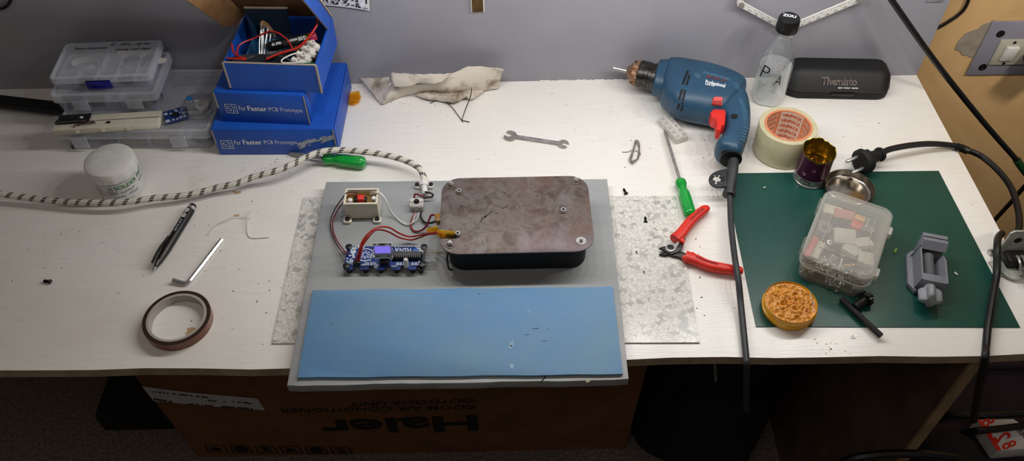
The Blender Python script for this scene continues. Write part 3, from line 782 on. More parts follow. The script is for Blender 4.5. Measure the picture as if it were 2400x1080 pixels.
lump('component_pile', 'few dark parts in the second front cell of the middle clear box', 'electronic parts', M2, W2*.37, D2*.2, .022, .02, .008, mat('loose_parts3', '#4a4642', .5, col2='#77716a', scale=300), seed=5)
lump('poly_bag', 'bluish bag of parts in the left front cell of the middle clear box', 'bag', M2, W2*.12, D2*.25, .03, .035, .016, mat('grey_blue_bag', '#56607a', .4), seed=6)
lump('component_pile', 'dark parts in the left front cell of the largest clear box', 'electronic parts', M1, W1*.085, D1*.25, .03, .06, .012, mat('loose_parts4', '#3f3c39', .5, col2='#5c5751', scale=200), seed=7)
lump('poly_bag', 'clear bag of parts in the second front cell of the largest clear box', 'bag', M1, W1*.27, D1*.25, .035, .06, .014, mat('grey_bag', '#5f5e5c', .4), seed=8)
lump('component_pile', 'dark chips in the right front cell of the largest clear box', 'electronic parts', M1, W1*.9, D1*.2, .03, .035, .009, mat('loose_parts5', '#35332f', .5, col2='#5a564f', scale=240), seed=9)
lump('component_pile', 'clear parts in the back right cell of the largest clear box', 'electronic parts', M1, W1*.9, D1*.78, .035, .03, .014, mat('loose_parts6', '#8a8a8d', .35, col2='#55555a', scale=240), seed=10)
for i, f in enumerate((.47, .68)):
    one('kraft_packet', MB(M1).box((W1*f, D1*.26, .009), (W1*.17, D1*.42, .013), bev=.003), mat('tan_packet%d' % i, '#9a8f78', .7, col2='#847a65', scale=40), ('tan packet in the middle front cell of the largest clear box', 'tan packet right of the middle cell of the largest clear box')[i], 'packet')

# ------------------------------------------------------------------ breadboard and small boards lying on the largest box
ZT = .0377
def breadboard():
    M, L = frame((129, 317), (375, 302), ZT)
    Dp = (M.inverted() @ P(379, 259, ZT+.009)).y
    t = thing('breadboard', 'long white solderless breadboard lying on the largest clear box', 'breadboard', M)
    mb = MB(); mb.box((L/2, Dp/2, .0045), (L, Dp, .009), bev=.0006)
    for f in (.22, .46, .7): mb.box((L*f, -.0006, .004), (.004, .0012, .005))
    part('body', mb, M_ivory, t)
    mb = MB(); part('centre_groove', mb.box((L/2, Dp*.53, .0091), (L*.985, .0022, .0004)), mat('groove_grey', '#8d887c', .7), t)
    mb = MB(); nx = 62
    for r in list(range(5)) + list(range(6, 11)):
        for k in range(nx):
            x = .003 + (L-.006)*k/(nx-1); y = Dp*(.1 + .08*r); mb.poly([(x-.0004, y-.0004, .00915), (x+.0004, y-.0004, .00915), (x+.0004, y+.0004, .00915), (x-.0004, y+.0004, .00915)])
    part('hole_grid', mb, mat('hole_shadow', '#6f695e', .8), t, kind='stuff')
    # microcontroller pushed into it
    c = thing('microcontroller_board', 'small black microcontroller board plugged into the left end of the breadboard', 'circuit board', M @ Matrix.Translation((L*.015, Dp*.36, .0096)))
    part('board', MB().box((.0225, .0085, .0022), (.045, .018, .0016)), M_black, c)
    part('chip', MB().box((.019, .0088, .0036), (.0075, .0075, .0014), Matrix.Rotation(PI/4, 3, 'Z'), .0003), M_blackm, c)
    for y in (.0012, .0158):
        mb = MB()
        for k in range(15): mb.box((.003+k*.0027, y, .0036), (.001, .001, .0013))
        part('pin_row', mb, M_steel, c)
    part('usb_port', MB().box((-.001, .0085, .0048), (.008, .0078, .0036), bev=.0006), M_steel2, c)
    part('button', MB().box((.034, .0085, .0038), (.004, .003, .0018), bev=.0004), M_white, c)
    mb = MB(M); mb.tube([(L*.2, Dp*.1, .0092), (L*.21, Dp*.17, .012), (L*.25, Dp*.22, .0115), (L*.33, Dp*.2, .013), (L*.385, Dp*.26, .0115), (L*.375, Dp*.38, .0115), (L*.34, Dp*.42, .0095)], .0007, 6)
    one('jumper_wire', mb, M_wbrn, 'brown jumper wire looped over the breadboard', 'wire')
    mb = MB(M); mb.tube([(L*.23, Dp*.18, .0092), (L*.27, Dp*.3, .0125), (L*.34, Dp*.3, .0135), (L*.4, Dp*.34, .0095)], .0007, 6)
    one('jumper_wire', mb, M_wbrn, 'short brown jumper wire beside the looped one on the breadboard', 'wire')
    mb = MB(M); mb.box((L*.52, Dp*.3, .0105), (.005, .0028, .0024), bev=.0006)
    one('small_component', mb, M_dark, 'tiny dark part in the middle of the breadboard', 'electronic part')
breadboard()
def little_board():
    M, L = frame((391, 295), (446, 280), ZT)
    inv = M.inverted(); D = (inv @ P(384, 267, ZT)).y
    t = thing('circuit_board', 'small dark blue circuit board beside the breadboard', 'circuit board', M)
    part('board', MB().box((L/2, D/2, .0032), (L, D, .0016)), M_pcb, t)
    part('chip', MB().box((L*.46, D*.5, .0046), (.0085, .0085, .0014), Matrix.Rotation(PI/4, 3, 'Z'), .0003), M_blackm, t)
    mb = MB()
    for x, y, r in ((.1, .16, .0033), (.1, .75, .0027), (.34, .16, .0018), (.5, .15, .0017), (.66, .2, .0022), (.82, .2, .0022), (.3, .68, .0016), (.56, .78, .002), (.68, .6, .0015), (.78, .8, .0018), (.84, .5, .0022), (.5, .9, .0012)):
        mb.cyl((L*x, D*y, .0038), (L*x, D*y, .0043), r, n=14)
    part('solder_pads', mb, M_silk, t)
    for y in (.04, .96):
        mb = MB()
        for k in range(12): mb.box((L*(.06+.08*k), D*y, .0044), (.0011, .0011, .0012))
        part('pin_row', mb, M_steel2, t)
    part('edge_frame', MB().box((L*.96, D*.5, .0044), (.0018, D*.7, .001)), M_dark, t)
    for x, y in ((.05, .05), (.95, .05), (.05, .95), (.95, .95)): part('stand_pin', MB().cyl((L*x, D*y, 0), (L*x, D*y, .0025), .0007, n=8), M_steel2, t)
little_board()
def blister():
    c = P(466, 254, ZT); t = thing('clear_case', 'small clear round-cornered case with a blue dot, on the largest box', 'case', (c.x, c.y, ZT))
    r = lambda s: [(x, y) for x, y in rrect(.046*s, .048*s, .016*s, 6)]
    mb = MB(); mb.rings([[(x, y, z) for x, y in r(s)] for s, z in ((.9, 0), (1, .002), (1, .005), (.86, .0055), (.82, .012), (.7, .0135))])
    part('shell', mb, M_pet, t, smooth=50)
    part('blue_dot', MB().cyl((-.011, .006, .0138), (-.011, .006, .0141), .0048, n=24), mat('blue_sticker', '#2a86c8', .5), t)
    part('inner_coil', MB().lathe([(.006, 0), (.009, 0), (.009, .006), (.006, .006), (.006, 0)], 24, (.006, 0, .002)), M_nylon, t)
blister()
t = thing('strap', 'flat black bar reaching in behind the clear boxes from the left edge', 'strap', P(0, 255, .012))
a0, a1, b0, b1 = P(-60, 222, .014), P(150, 246, .014), P(-60, 244, .014), P(150, 270, .014)
part('strap_body', MB().slab([b0, b1, a1, a0], .012, .02, .002), M_blackm, t, w=True)

# ------------------------------------------------------------------ blue card boxes
def logo(mb, x, y, s, z, M, face):
    """the printed maze mark: an outlined square with winding traces"""
    def bar(x0, y0, x1, y1, t=.055):
        for q in [face((x+s*min(x0, x1)-s*t/2*(x0 == x1), y+s*min(y0, y1)-s*t/2*(y0 == y1)), (abs(x1-x0)*s+s*t*(x0 == x1), abs(y1-y0)*s+s*t*(y0 == y1)))]: mb.poly(q)
    for b in ((0, 0, 1, 0), (1, 0, 1, 1), (1, 1, 0, 1), (0, 1, 0, 0), (.18, .75, .45, .75), (.18, .75, .18, .5), (.18, .5, .45, .5), (.45, .5, .45, .25), (.45, .25, .15, .25), (.62, 1, .62, .55), (.62, .55, .82, .55), (.82, .55, .82, .8), (.62, 0, .62, .35), (.62, .35, .84, .35), (.84, .35, .84, .15)): bar(*b)
def blue_box(label, fa, fb, z, h, back=None, D=None, txt=True, grp='blue card boxes'):
    M, W = frame(fa, fb, z)
    if D is None: D = (M.inverted() @ P(back[0], back[1], z+h)).y
    D = min(D, YB - .003 - max(M.translation.y, (M @ Vector((W, 0, 0))).y))
    t = thing('card_box', label, 'box', M, grp)
    mb = MB(); mb.box((W/2, D/2, h/2), (W, D, h), bev=.0016); part('box_body', mb, M_blue, t)
    # side flap folded over: raised edge with a worn grey cut line
    part('side_flap', MB().box((W+.0006, D/2, h*.52), (.0016, D-.006, h*.9), bev=.0005), M_blue, t)
    for c_, s_ in (((W-.0004, -.0003, h*.5), (.0016, .0008, h*.93)), ((.0008, -.0002, h*.72), (.0016, .0008, h*.5))): part('worn_edge', MB().box(c_, s_), M_kraftedge, t, label='worn grey card edge')
    if txt:
        mb = MB(); face = lambda o, d: [[(o[0], -.0004, o[1]), (o[0]+d[0], -.0004, o[1]), (o[0]+d[0], -.0004, o[1]+d[1]), (o[0], -.0004, o[1]+d[1])]][0:1] and [(o[0], -.0004, o[1]), (o[0]+d[0], -.0004, o[1]), (o[0]+d[0], -.0004, o[1]+d[1]), (o[0], -.0004, o[1]+d[1])]
        s = .0152; x = txt[0]*W; y = h*txt[1] - s/2
        logo(mb, x, y, s, 0, M, face); part('maze_mark', mb, M_wht, t)
        k = txt[2]
        for s_, x0, w_, hh, bd, y0 in (('For', 1.35, .66, .0082, 0, 0), ('Faster', 2.2, 1.95, .0088, .022, 0), ('PCB Prototype', 4.35, 3.35, .0095, 0, -.0016)):
            part('lettering', MB().text(s_, (x+s*x0*k, -.0004, h*.5-.004+y0), (s*w_*k, 0, 0), (0, 0, hh), bd), M_wht, t)
    return t, M, W, D
ba, MA, WA, DA = blue_box('large closed blue box, bottom of the blue stack, with a scuffed front', (515, 363), (793, 362), .0003, .048, (811, 146), txt=(.05, .42, .9))
bb, MBx, WB, DB = blue_box('middle closed blue box between the large one and the open one', (522, 285), (728, 293), .0482, .052, D=.165, txt=(.09, .47, .9))
mb = MB(); rnd = random.Random(5)                              # scuffs where print has been torn off
for k in range(46):
    u = rnd.random(); x = WA*(.68+.27*u); z = .017 + .013*u + rnd.gauss(0, .0028); l = rnd.uniform(.004, .011)
    if .47 < u < .56: continue
    mb.poly([(x, -.0005-k*1e-6, z), (x+l, -.0005-k*1e-6, z+l*.45), (x+l*.8, -.0005-k*1e-6, z+l*.5+.0012), (x-.001, -.0005-k*1e-6, z+.0018)])
part('scuff_marks', mb, mat('torn_grey_print', '#aeb4bf', .8), ba, label='pale torn scuffs')
def open_box():
    z = .1005; h = .045
    M, W = frame((543, 211), (754, 218), z)
    D = (M.inverted() @ P(779, 39, z+h)).y
    t = thing('card_box', 'open blue box full of wires and parts, top of the blue stack', 'box', M, 'blue card boxes')
    mb = MB(); th = .0022
    def wall(c, d, i):
        mb.mi = i; mb.box(c, d)
    for c, d in (((W/2, th/2, h/2), (W, th, h)), ((W/2, D-th/2, h/2), (W, th, h)), ((th/2, D/2, h/2), (th, D-2*th, h)), ((W-th/2, D/2, h/2), (th, D-2*th, h)), ((W/2, D/2, th/2), (W-2*th, D-2*th, th))): wall(c, d, 0)
    part('box_tray', mb, M_blue, t)
    mb = MB(); part('tray_lining', mb.box((W/2, D/2, th+.0004), (W-2*th-.001, D-2*th-.001, .0006)), M_kraft, t, label='brown card lining')
    for c_, s_ in (((W/2, .0012, h+.0003), (W, .0026, .0008)), ((-.0002, .0, h*.55), (.0022, .0022, h*.9)), ((W+.0002, .0, h*.5), (.0022, .0022, h))): part('worn_edge', MB().box(c_, s_), M_kraftedge, t, label='worn grey card edge')
    # lid standing up behind, brown inside, blue outside
    lh = .16; tilt = -.62
    R = Matrix.Translation((0, D, h)) @ Matrix.Rotation(-tilt, 4, 'X')
    def panel(nm, pts, nrm, sub=None):
        q = [R @ Vector(p) for p in pts]; n = (R.to_3x3() @ Vector(nrm)).normalized()
        mb = MB(); th2 = .0011
        mb.mi = 0; A = [mb.v(p + n*th2) for p in q]; B = [mb.v(p - n*th2) for p in q]
        mb.f(A); mb.mi = 1; mb.f(B[::-1]); mb.mi = 2
        for i in range(len(q)): j = (i+1) % len(q); mb.f((A[i], B[i], B[j], A[j]))
        return part(nm, mb, [M_kraft, M_blue, M_kraftedge], t)
    panel('lid_panel', [(0, 0, 0), (W, 0, 0), (W, 0, lh), (0, 0, lh)], (0, -1, 0))
    panel('lid_side_flap', [(W-.0012, -.003, .004), (W+.001, -.026, .022), (W+.004, -.034, lh), (W-.0012, -.003, lh)], (-1, 0, 0))
    panel('lid_side_flap', [(.0012, -.003, .006), (-.005, -.024, .02), (-.013, -.032, .04), (-.02, -.036, lh), (.0012, -.003, lh)], (1, 0, 0))
    return t, M, W, D, z, h
ob, MO, WO, DO, ZO, HO = open_box()
def inside():
    zf = .0032
    # small blue box with its lid up
    w, d, h = WO*.46, DO*.56, .026
    Mi = MO @ Matrix.Translation((WO*.135, DO*.13, zf)) @ Matrix.Rotation(.03, 4, 'Z')
    t = thing('card_box', 'small dark blue open box standing inside the open blue box', 'box', Mi)
    mb = MB(); th = .0018
    for c, s in (((w/2, th/2, h/2), (w, th, h)), ((w/2, d-th/2, h/2), (w, th, h)), ((th/2, d/2, h/2), (th, d-2*th, h)), ((w-th/2, d/2, h/2), (th, d-2*th, h)), ((w/2, d/2, th/2), (w-2*th, d-2*th, th))): mb.box(c, s)
    m = mat('faded_blue_card', '#2a5f8c', .6, col2='#235478', scale=40)
    part('box_tray', mb, m, t)
    mb = MB(); mb.box((w/2, d+.003, h+.022), (w, .0018, .046), Matrix.Rotation(-.12, 3, 'X')); lid = part('lid_panel', mb, mat('navy_card', '#0d2238', .6), t)
    mb = MB(); mb.box((w/2, d+.006, h+.0455), (w+.002, .0024, .002)); part('worn_edge', mb, M_kraftedge, lid, label='worn white card edge')
    part('lid_side_flap', MB().poly([(.002, d-.002, h+.003), (.002, d, h+.04), (.014, d-.012, h+.03), (.016, d-.016, h+.003)]), m, t)
    q = lambda x, y, z: MO @ Vector((WO*x, DO*y, z))
    # resistors still on their card strips
    mb = MB(); L = [q(.31, .56, .06), q(.34, .58, .064), q(.42, .52, .063), q(.49, .44, .057), q(.515, .38, .049)]
    c = catmull(L, 5); A = [p + Vector((0, 0, .004)) for p in c]; B = [p - Vector((0, .002, .004)) for p in c]
    t = thing('resistor_strip', 'strip of resistors on tan paper tape in the open blue box', 'electronic parts', q(.4, .4, .02))
    mb.rings([A, B], close=False); part('paper_tape', mb, mat('tan_paper_tape', '#c9a069', .8), t, w=True)
    for k in range(14):
        p = c[min(len(c)-1, 1+k)] ; e = q(.3+.008*k, .24+.01*(k % 4), .03+.002*(k % 3))
        part('lead', MB().tube([p, (p+e)/2 + Vector((.002*math.sin(k*2), .002*math.cos(k), 0)), e], .00045, 5, 3), M_steel, t, w=True)
    # marker pen
    a = q(.40, .33, .045); b = q(.93, .50, .052); d = (b-a); Lm = d.length; d.normalize()
    t = thing('marker_pen', 'black marker pen with white lettering across the open blue box', 'marker', (a+b)/2)
    part('cap', MB().lathe([(0, 0), (.004, .0005), (.0062, .004), (.0066, Lm*.34), (0, Lm*.34)], 20, a, d), M_black, t, w=True)
    part('barrel', MB().lathe([(0, Lm*.34), (.006, Lm*.34+.0001), (.006, Lm*.8), (0, Lm*.8)], 20, a, d), M_blackm, t, w=True)
    part('end_band', MB().lathe([(0, Lm*.8), (.006, Lm*.8+.0001), (.006, Lm*.86), (0, Lm*.86)], 20, a, d), M_gold, t, w=True, label='yellow band')
    part('end_plug', MB().lathe([(0, Lm*.86), (.006, Lm*.86+.0001), (.0055, Lm*.99), (0, Lm)], 20, a, d), mat('magenta_plastic', '#9c2040', .4), t, w=True, label='dark red end')
    up = Vector((0, -.7, .7)); up = (up - d*up.dot(d)).normalized()
    rr = .0067
    mb = MB(); o = a + d*Lm*.80 + up*rr*1.0; mb.text('CD-DVD', o + up.cross(d)*.0026, -d*Lm*.16, -up.cross(d)*.0052, .02); mb.text('MARKER PEN', a + d*Lm*.62 + up*rr + up.cross(d)*.0018, -d*Lm*.2, -up.cross(d)*.003, .01); mb.text('FINE TIP', a + d*Lm*.3 + up*(rr+.0004) + up.cross(d)*.0022, -d*Lm*.18, -up.cross(d)*.0036, .01)
    part('lettering', mb, M_wht, t, w=True)
    # connector strip
    Mt = Matrix.Translation(q(.83, .3, .036)) @ Matrix.Rotation(.95, 4, 'Z') @ Matrix.Rotation(-.35, 4, 'Y') @ Matrix.Rotation(.4, 4, 'X')
    t = thing('terminal_strip', 'white screw terminal strip sticking up in the open blue box', 'terminal strip', Mt)
    part('strip_body', MB().box((0, 0, .0), (.042, .015, .01), bev=.001), M_nylon, t)
    for k in range(4): part('pole_barrel', MB().lathe([(0, -.011), (.0040, -.011), (.0043, .011), (.003, .011), (.003, .006), (0, .006)], 14, (-.0158+k*.0105, 0, .003), (0, 1, 0)), M_nylon, t)
    for k in range(4): part('pole_turret', MB().lathe([(0, 0), (.0036, 0), (.0033, .01), (.0018, .01), (.0018, .006), (0, .006)], 12, (-.0158+k*.0105, 0, .004)), M_nylon, t)
    # grey ring piece leaning in front
    Mt = MO @ Matrix.Translation((WO*.38, DO*.085, .003))
    t = one('tape_ring', MB(Mt).prism([(.04*math.cos(a), .0135*math.sin(a)) for a in [PI*k/24 for k in range(25)]] + [(.038*math.cos(a), .0118*math.sin(a)) for a in [PI*k/24 for k in range(24, -1, -1)]], 0, .041, 0), mat('dark_grey_band', '#3f4145', .5), 'dark grey curved band standing in the front of the open blue box', 'band')
    # green circuit strip
    a = q(.62, .07, .037); b = q(.96, .055, .04)
    t = thing('circuit_board', 'narrow green circuit board at the front right of the open blue box', 'circuit board', (a+b)/2)
    d = b-a; ex = d.normalized(); R = Matrix((ex, Vector((0, 0, 1)).cross(ex), Vector((0, 0, 1)))).transposed()
    part('board', MB().box((a+b)/2, (d.length, .012, .0016), R), M_pcbg, t, w=True)
    for k in range(5): part('chip', MB().box(a + d*(.15+.16*k) + Vector((0, 0, .0016)), (.0045, .004, .0016), R), M_silk if k % 2 else M_steel, t, w=True)
    # loose wires
    W_ = [('red wire arching across the middle of the open blue box', M_wred, [q(.2, .07, .047), q(.13, .12, .047), q(.12, .3, .05), q(.26, .42, .052), q(.46, .44, .062), q(.62, .38, .056), q(.72, .24, .048)], .0011),
          ('thick red wire slanting up to the right in the open blue box', M_wred, [q(.45, .1, .045), q(.6, .2, .048), q(.78, .3, .05), q(.9, .42, .062), q(.95, .55, .068), q(.94, .62, .075)], .0015),
          ('second thick red wire beside the slanting one in the open blue box', M_wred, [q(.43, .12, .043), q(.58, .2, .046), q(.75, .29, .049), q(.88, .38, .06), q(.94, .5, .066)], .0013),
          ('red wire end at the left of the open blue box, upper one', M_wred, [q(.24, .075, .047), q(.15, .09, .049), q(.08, .17, .05), q(.05, .26, .054)], .0014),
          ('red wire end at the left of the open blue box, lower one', M_wred, [q(.24, .065, .046), q(.14, .055, .0475), q(.035, .06, .0475)], .0014),
          ('white wire curling down over the green circuit board', M_wwht, [q(.8, .3, .042), q(.7, .2, .045), q(.62, .12, .044), q(.62, .07, .043), q(.7, .075, .042), q(.86, .085, .043)], .0009),
          ('thin bare wire at the left front of the small dark blue box', M_steel, [q(.17, .16, .038), q(.24, .17, .04), q(.3, .2, .042), q(.36, .24, .04)], .0006)]
    for lb, m, pts, r in W_: one('wire', MB().tube(pts, r, 7), m, lb, 'wire')
    mb = MB(); pts = []; rnd = random.Random(3)
    for k in range(46):
        a = k*.62; pts.append(q(.53+.11*math.cos(a)*(1+.1*rnd.random()), .27+.08*math.sin(a*1.07), .037+.004*rnd.random()))
    one('wire_bundle', mb.tube(pts, .0011, 6, 4), M_wblk, 'tangled bundle of black wire in the small dark blue box', 'wire')
    mb = MB(); pts = []
    for k in range(26):
        a = k*.7; pts.append(q(.88+.07*math.cos(a), .14+.05*math.sin(a*1.1), .02+.004*rnd.random()))
    one('wire_bundle', mb.tube(pts, .0014, 6, 4), M_wblk, 'black wire coil under the terminal strip in the open blue box', 'wire')
inside()
# ------------------------------------------------------------------ bench back and left: film, cloth, wires, jar, pen
def film():
    w = PP([(815, 222, .006), (839, 219, .011), (843, 229, .012), (839, 240, .004), (826, 243, .009), (816, 242, .002)])
    mb = MB(); mb.rings([[p for p in w], [p + Vector((.0005, -.0008, -.001)) for p in w]])
    mb.rings([[p + Vector((.002, .001, .003 + .002*math.sin(i*2.3))) for i, p in enumerate(w)], [p + Vector((.0022, 0, .0026 + .002*math.sin(i*2.3))) for i, p in enumerate(w)]])
    one('film_scrap', mb, M_kap, 'crumpled scrap of amber film beside the large blue box', 'film scrap')
film()
def cloth():
    def sheet(rows, n=2):
        mb = MB(); G = []
        for r in rows:
            ps = []
            for x, y, z in r:
                p = P(x, y, z)
                if p.y > YB - .004: p = PY(x, y, YB - .004)
                p.z = max(p.z, .0012); ps.append(p)
            G.append(catmull(ps, 4))
        cols = [catmull([g[i] for g in G], 4) for i in range(len(G[0]))]
        V = [[mb.v(p + Vector((0, 0, .0007*math.sin(i*1.9+j*.8)))) for j, p in enumerate(c)] for i, c in enumerate(cols)]
        for a, b in zip(V, V[1:]):
            for j in range(len(a)-1): mb.f((a[j], b[j], b[j+1], a[j+1]))
        return mb
    t = thing('cleaning_cloth', 'crumpled stained beige cloth lying against the grey board', 'cloth', P(1010, 215, 0))
    m1 = sheet([[(897, 245, .002), (945, 225, .003), (1000, 217, .004), (1050, 222, .004), (1105, 217, .004), (1150, 210, .003), (1167, 208, .003)],
        [(906, 224, .016), (950, 210, .02), (1005, 204, .024), (1056, 208, .022), (1108, 199, .022), (1154, 192, .018), (1171, 190, .016)],
        [(913, 205, .024), (955, 199, .03), (1010, 193, .034), (1060, 186, .036), (1110, 176, .038), (1155, 172, .034), (1176, 174, .030)],
        [(917, 196, .022), (960, 194, .026), (1015, 187, .034), (1058, 173, .042), (1098, 156, .050), (1140, 157, .046), (1181, 162, .042)]])
    m2 = sheet([[(923, 204, .034), (955, 203, .036), (985, 194, .038), (1012, 197, .042), (1038, 190, .044), (1054, 176, .046)],
        [(918, 186, .044), (952, 187, .046), (985, 183, .048), (1015, 183, .050), (1040, 180, .050), (1056, 174, .050)],
        [(914, 170, .046), (950, 172, .050), (985, 174, .052), (1018, 173, .054), (1042, 173, .054), (1060, 171, .052)]])
    m3 = sheet([[(893, 245, .001), (893, 243, .002), (895, 244, .003), (899, 243, .004)],
        [(868, 212, .010), (880, 214, .012), (895, 216, .014), (910, 222, .016)],
        [(841, 183, .014), (862, 183, .02), (888, 182, .024), (912, 181, .028)]])
    m4 = sheet([[(972, 223, .003), (1000, 232, .006), (1028, 236, .003), (1060, 240, .008), (1078, 236, .003), (1092, 227, .009), (1104, 234, .004), (1132, 217, .003)],
        [(985, 219, .008), (1008, 224, .012), (1034, 226, .01), (1062, 228, .014), (1078, 224, .01), (1092, 220, .014), (1106, 222, .010), (1132, 213, .006)],
        [(1000, 214, .006), (1020, 214, .008), (1044, 214, .008), (1064, 214, .008), (1080, 213, .008), (1094, 212, .008), (1108, 211, .006), (1132, 209, .004)]])
    for nm, mb in (('main_fold', m1), ('upper_fold', m2), ('corner_fold', m3), ('lower_frill', m4)):
        o = part(nm, mb, M_cloth, t, w=True, smooth=180); md = o.modifiers.new('thickness', 'SOLIDIFY'); md.thickness = .0009; md.offset = 0
cloth()
one('wire', MB().tube(PP([(1008, 241, .002), (1035, 234, .004), (1058, 250, .002), (1072, 268, .0015), (1085, 286, .001)]), .0006, 6), M_wbrn, 'thin brown wire bent in front of the beige cloth', 'wire')
one('wire', MB().tube(PP([(1105, 205, .025), (1103, 225, .018), (1091, 256, .01), (1083, 280, .002), (1088, 283, .001), (1100, 286, .001)]), .0007, 6), M_dark, 'thin dark bent wire leaning on the beige cloth', 'wire')
def jar():
    c = P(291, 446, .0003); t = thing('solder_paste_jar', 'white round jar of solder paste with printed label', 'jar', c)
    part('jar_body', MB().lathe([(0, 0), (.0265, 0), (.0285, .0015), (.0288, .036), (.0275, .04), (0, .04)], 56), M_white, t)
    part('lid', MB().lathe([(0, .0405), (.0312, .0405), (.0322, .042), (.0322, .054), (.0312, .0575), (.028, .0595), (.012, .0597), (0, .0597)], 72, wob=lambda r, z, a: r + (.0003*math.sin(a*60) if .041 < z < .055 else 0)), M_white, t)
    ca = math.atan2(CAM.y-c.y, CAM.x-c.x); r = .0291
    lb = MB(); lb.rings([[(r*math.cos(ca-1.4+i*2.9/30), r*math.sin(ca-1.4+i*2.9/30), z) for i in range(31)] for z in (.004, .0375)], close=False)
    part('paper_label', lb, M_label, t)
    R = r + .0003
    part('title_lettering', MB().wrap('SOLDER PASTE', (0, 0), R, ca-.35, ca+1.65, .0285, .0350, .015), M_greentext, t, label='green lettering')
    mb = MB(); mb.wrap('Alloy : Sn63/Pb37', (0, 0), R, ca-.62, ca+.5, .0205, .024); mb.wrap('Lot No. : STxxx', (0, 0), R, ca-.52, ca+.62, .0145, .018); mb.wrap('Made for', (0, 0), R, ca-.72, ca-.3, .0247, .0268); mb.wrap('500g', (0, 0), R, ca+.85, ca+1.3, .021, .025)
    part('small_lettering', mb, mat('dark_green_ink', '#3c463c', .7), t)
    mb = MB()
    for k in range(3): mb.wrap('XZ', (0, 0), R, ca-.68+k*.02, ca-.42, .028+k*.0018, .03+k*.0022, .01)
    mb.wrap('- - - - - -', (0, 0), R, ca-.35, ca+.3, .0085, .0095); part('crest_mark', mb, mat('grey_ink', '#77807a', .7), t)
jar()
def pen():
    a = P(361, 631, .006); b = P(453, 481, .006); d = b-a; L = d.length; d.normalize()
    t = thing('pen', 'black click pen with a silver band near its end', 'pen', ((a+b)/2).xy.to_3d())
    part('barrel', MB().lathe([(0, .003), (.0022, .004), (.0042, L*.12), (.0058, L*.3), (.0058, L*.92), (0, L*.92)], 20, a, d), M_black, t, w=True)
    part('silver_band', MB().lathe([(0, L*.92), (.0056, L*.92+.0001), (.0056, L*.965), (0, L*.965)], 20, a, d), M_steel, t, w=True, label='silver band')
    part('end_button', MB().lathe([(0, L*.965), (.0054, L*.965+.0001), (.0044, L), (0, L*1.003)], 20, a, d), M_black, t, w=True)
    part('tip', MB().lathe([(0, -.002), (.0008, -.002), (.0018, .004), (0, .004)], 12, a, d), M_steel2, t, w=True)
    s = Vector((0, 0, 1)).cross(d).normalized(); up = d.cross(s)*-1
    if up.z < 0: up = -up
    mb = MB(); mb.tube([a+d*L*.45+up*.005+s*.0035, a+d*L*.25+up*.006+s*.0048, a+d*L*.06+up*.004+s*.0045], .0016, 8); part('clip', mb, M_black, t, w=True)
    part('glare_strip', MB().tube([a+d*L*.05+up*.0018-s*.001, a+d*L*.12+up*.0034-s*.001], .0012, 6), M_steel2, t, w=True, label='bright strip standing in for glare on the pen')  # glint on the barrel modelled as a thin steel strip
    q = a+d*L*.76+up*.0060; ux = d*L*.14
    part('sticker', MB().text('II-II', q + s*.0024, ux, -s*.0048, .05), M_label, t, w=True, label='pale barcode sticker')
    part('lettering', MB().text('Sharp fine', a+d*L*.54+up*.0060+s*.0012, d*L*.19, -s*.0026, .01), M_wht, t, w=True)
pen()
one('hex_key', MB().tube([P(405, 656, .0045), P(421, 661, .0035), P(434, 664, .003), P(441, 661, .003), P(450, 651, .003), P(485, 606, .003), P(520, 561, .003)], .0027, 6, 5), M_steel, 'bright L-shaped hex key near the pen', 'hex key')
one('wire', MB().tube(PP([(488, 551, .001), (505, 527, .003), (527, 517, .004), (548, 507, .004), (560, 508, .003), (588, 511, .002)]), .0005, 6), M_wwht, 'thin curved white wire left of the upright one', 'wire')
one('wire', MB().tube(PP([(590, 490, .004), (580, 505, .004), (579, 530, .003), (581, 550, .001), (592, 558, .001), (630, 556, .001)]), .0006, 6), M_wwht, 'thin white wire bent in an L near the speckled sheet', 'wire')
def screw(label, head, tip, r=.0016, hr=.003, z=.002, m=None, grp=None):
    a = P(*head, z); b = P(*tip, z); d = (b-a); L = d.length; d.normalize()
    t = thing('wood_screw', label, 'screw', ((a+b)/2).xy.to_3d(), grp)
    part('head', MB().lathe([(0, -.0012), (hr*.8, -.0012), (hr, -.0004), (r, .0022), (0, .0022)], 16, a, d), m or M_dark, t, w=True)
    mb = MB(); n = max(6, int(L/.0009)); prof = [(0, .002)]
    for k in range(n): prof += [(r*(1 if k < n*.75 else 1-.8*(k/n-.75)/.25), .002+(L-.002)*k/n), (r*.62*(1 if k < n*.75 else 1-.8*(k/n-.75)/.25), .002+(L-.002)*(k+.5)/n)]
    part('shank', mb.lathe(prof + [(0, L)], 12, a, d), m or M_dark, t, w=True)
screw('short black screw alone on the white worktop at the left', (117, 660), (101, 658), hr=.0032, r=.0022)
screw('black screw on the white worktop beside the right end of the grey board', (1467, 453), (1461, 441))
screw('black screw lying on the speckled sheet', (1513, 520), (1512, 507))
one('screw_tip', MB().cyl(P(1491, 588, .003), P(1494, 595, .003), .0008, .0004, 8), M_dark, 'tiny dark bit of metal on the speckled sheet below the screw', 'metal bit')
one('screw_tip', MB().cyl(P(1509, 635, .003), P(1509, 641, .003), .0008, .0003, 8), M_dark, 'tiny dark pin low on the speckled sheet', 'metal bit')
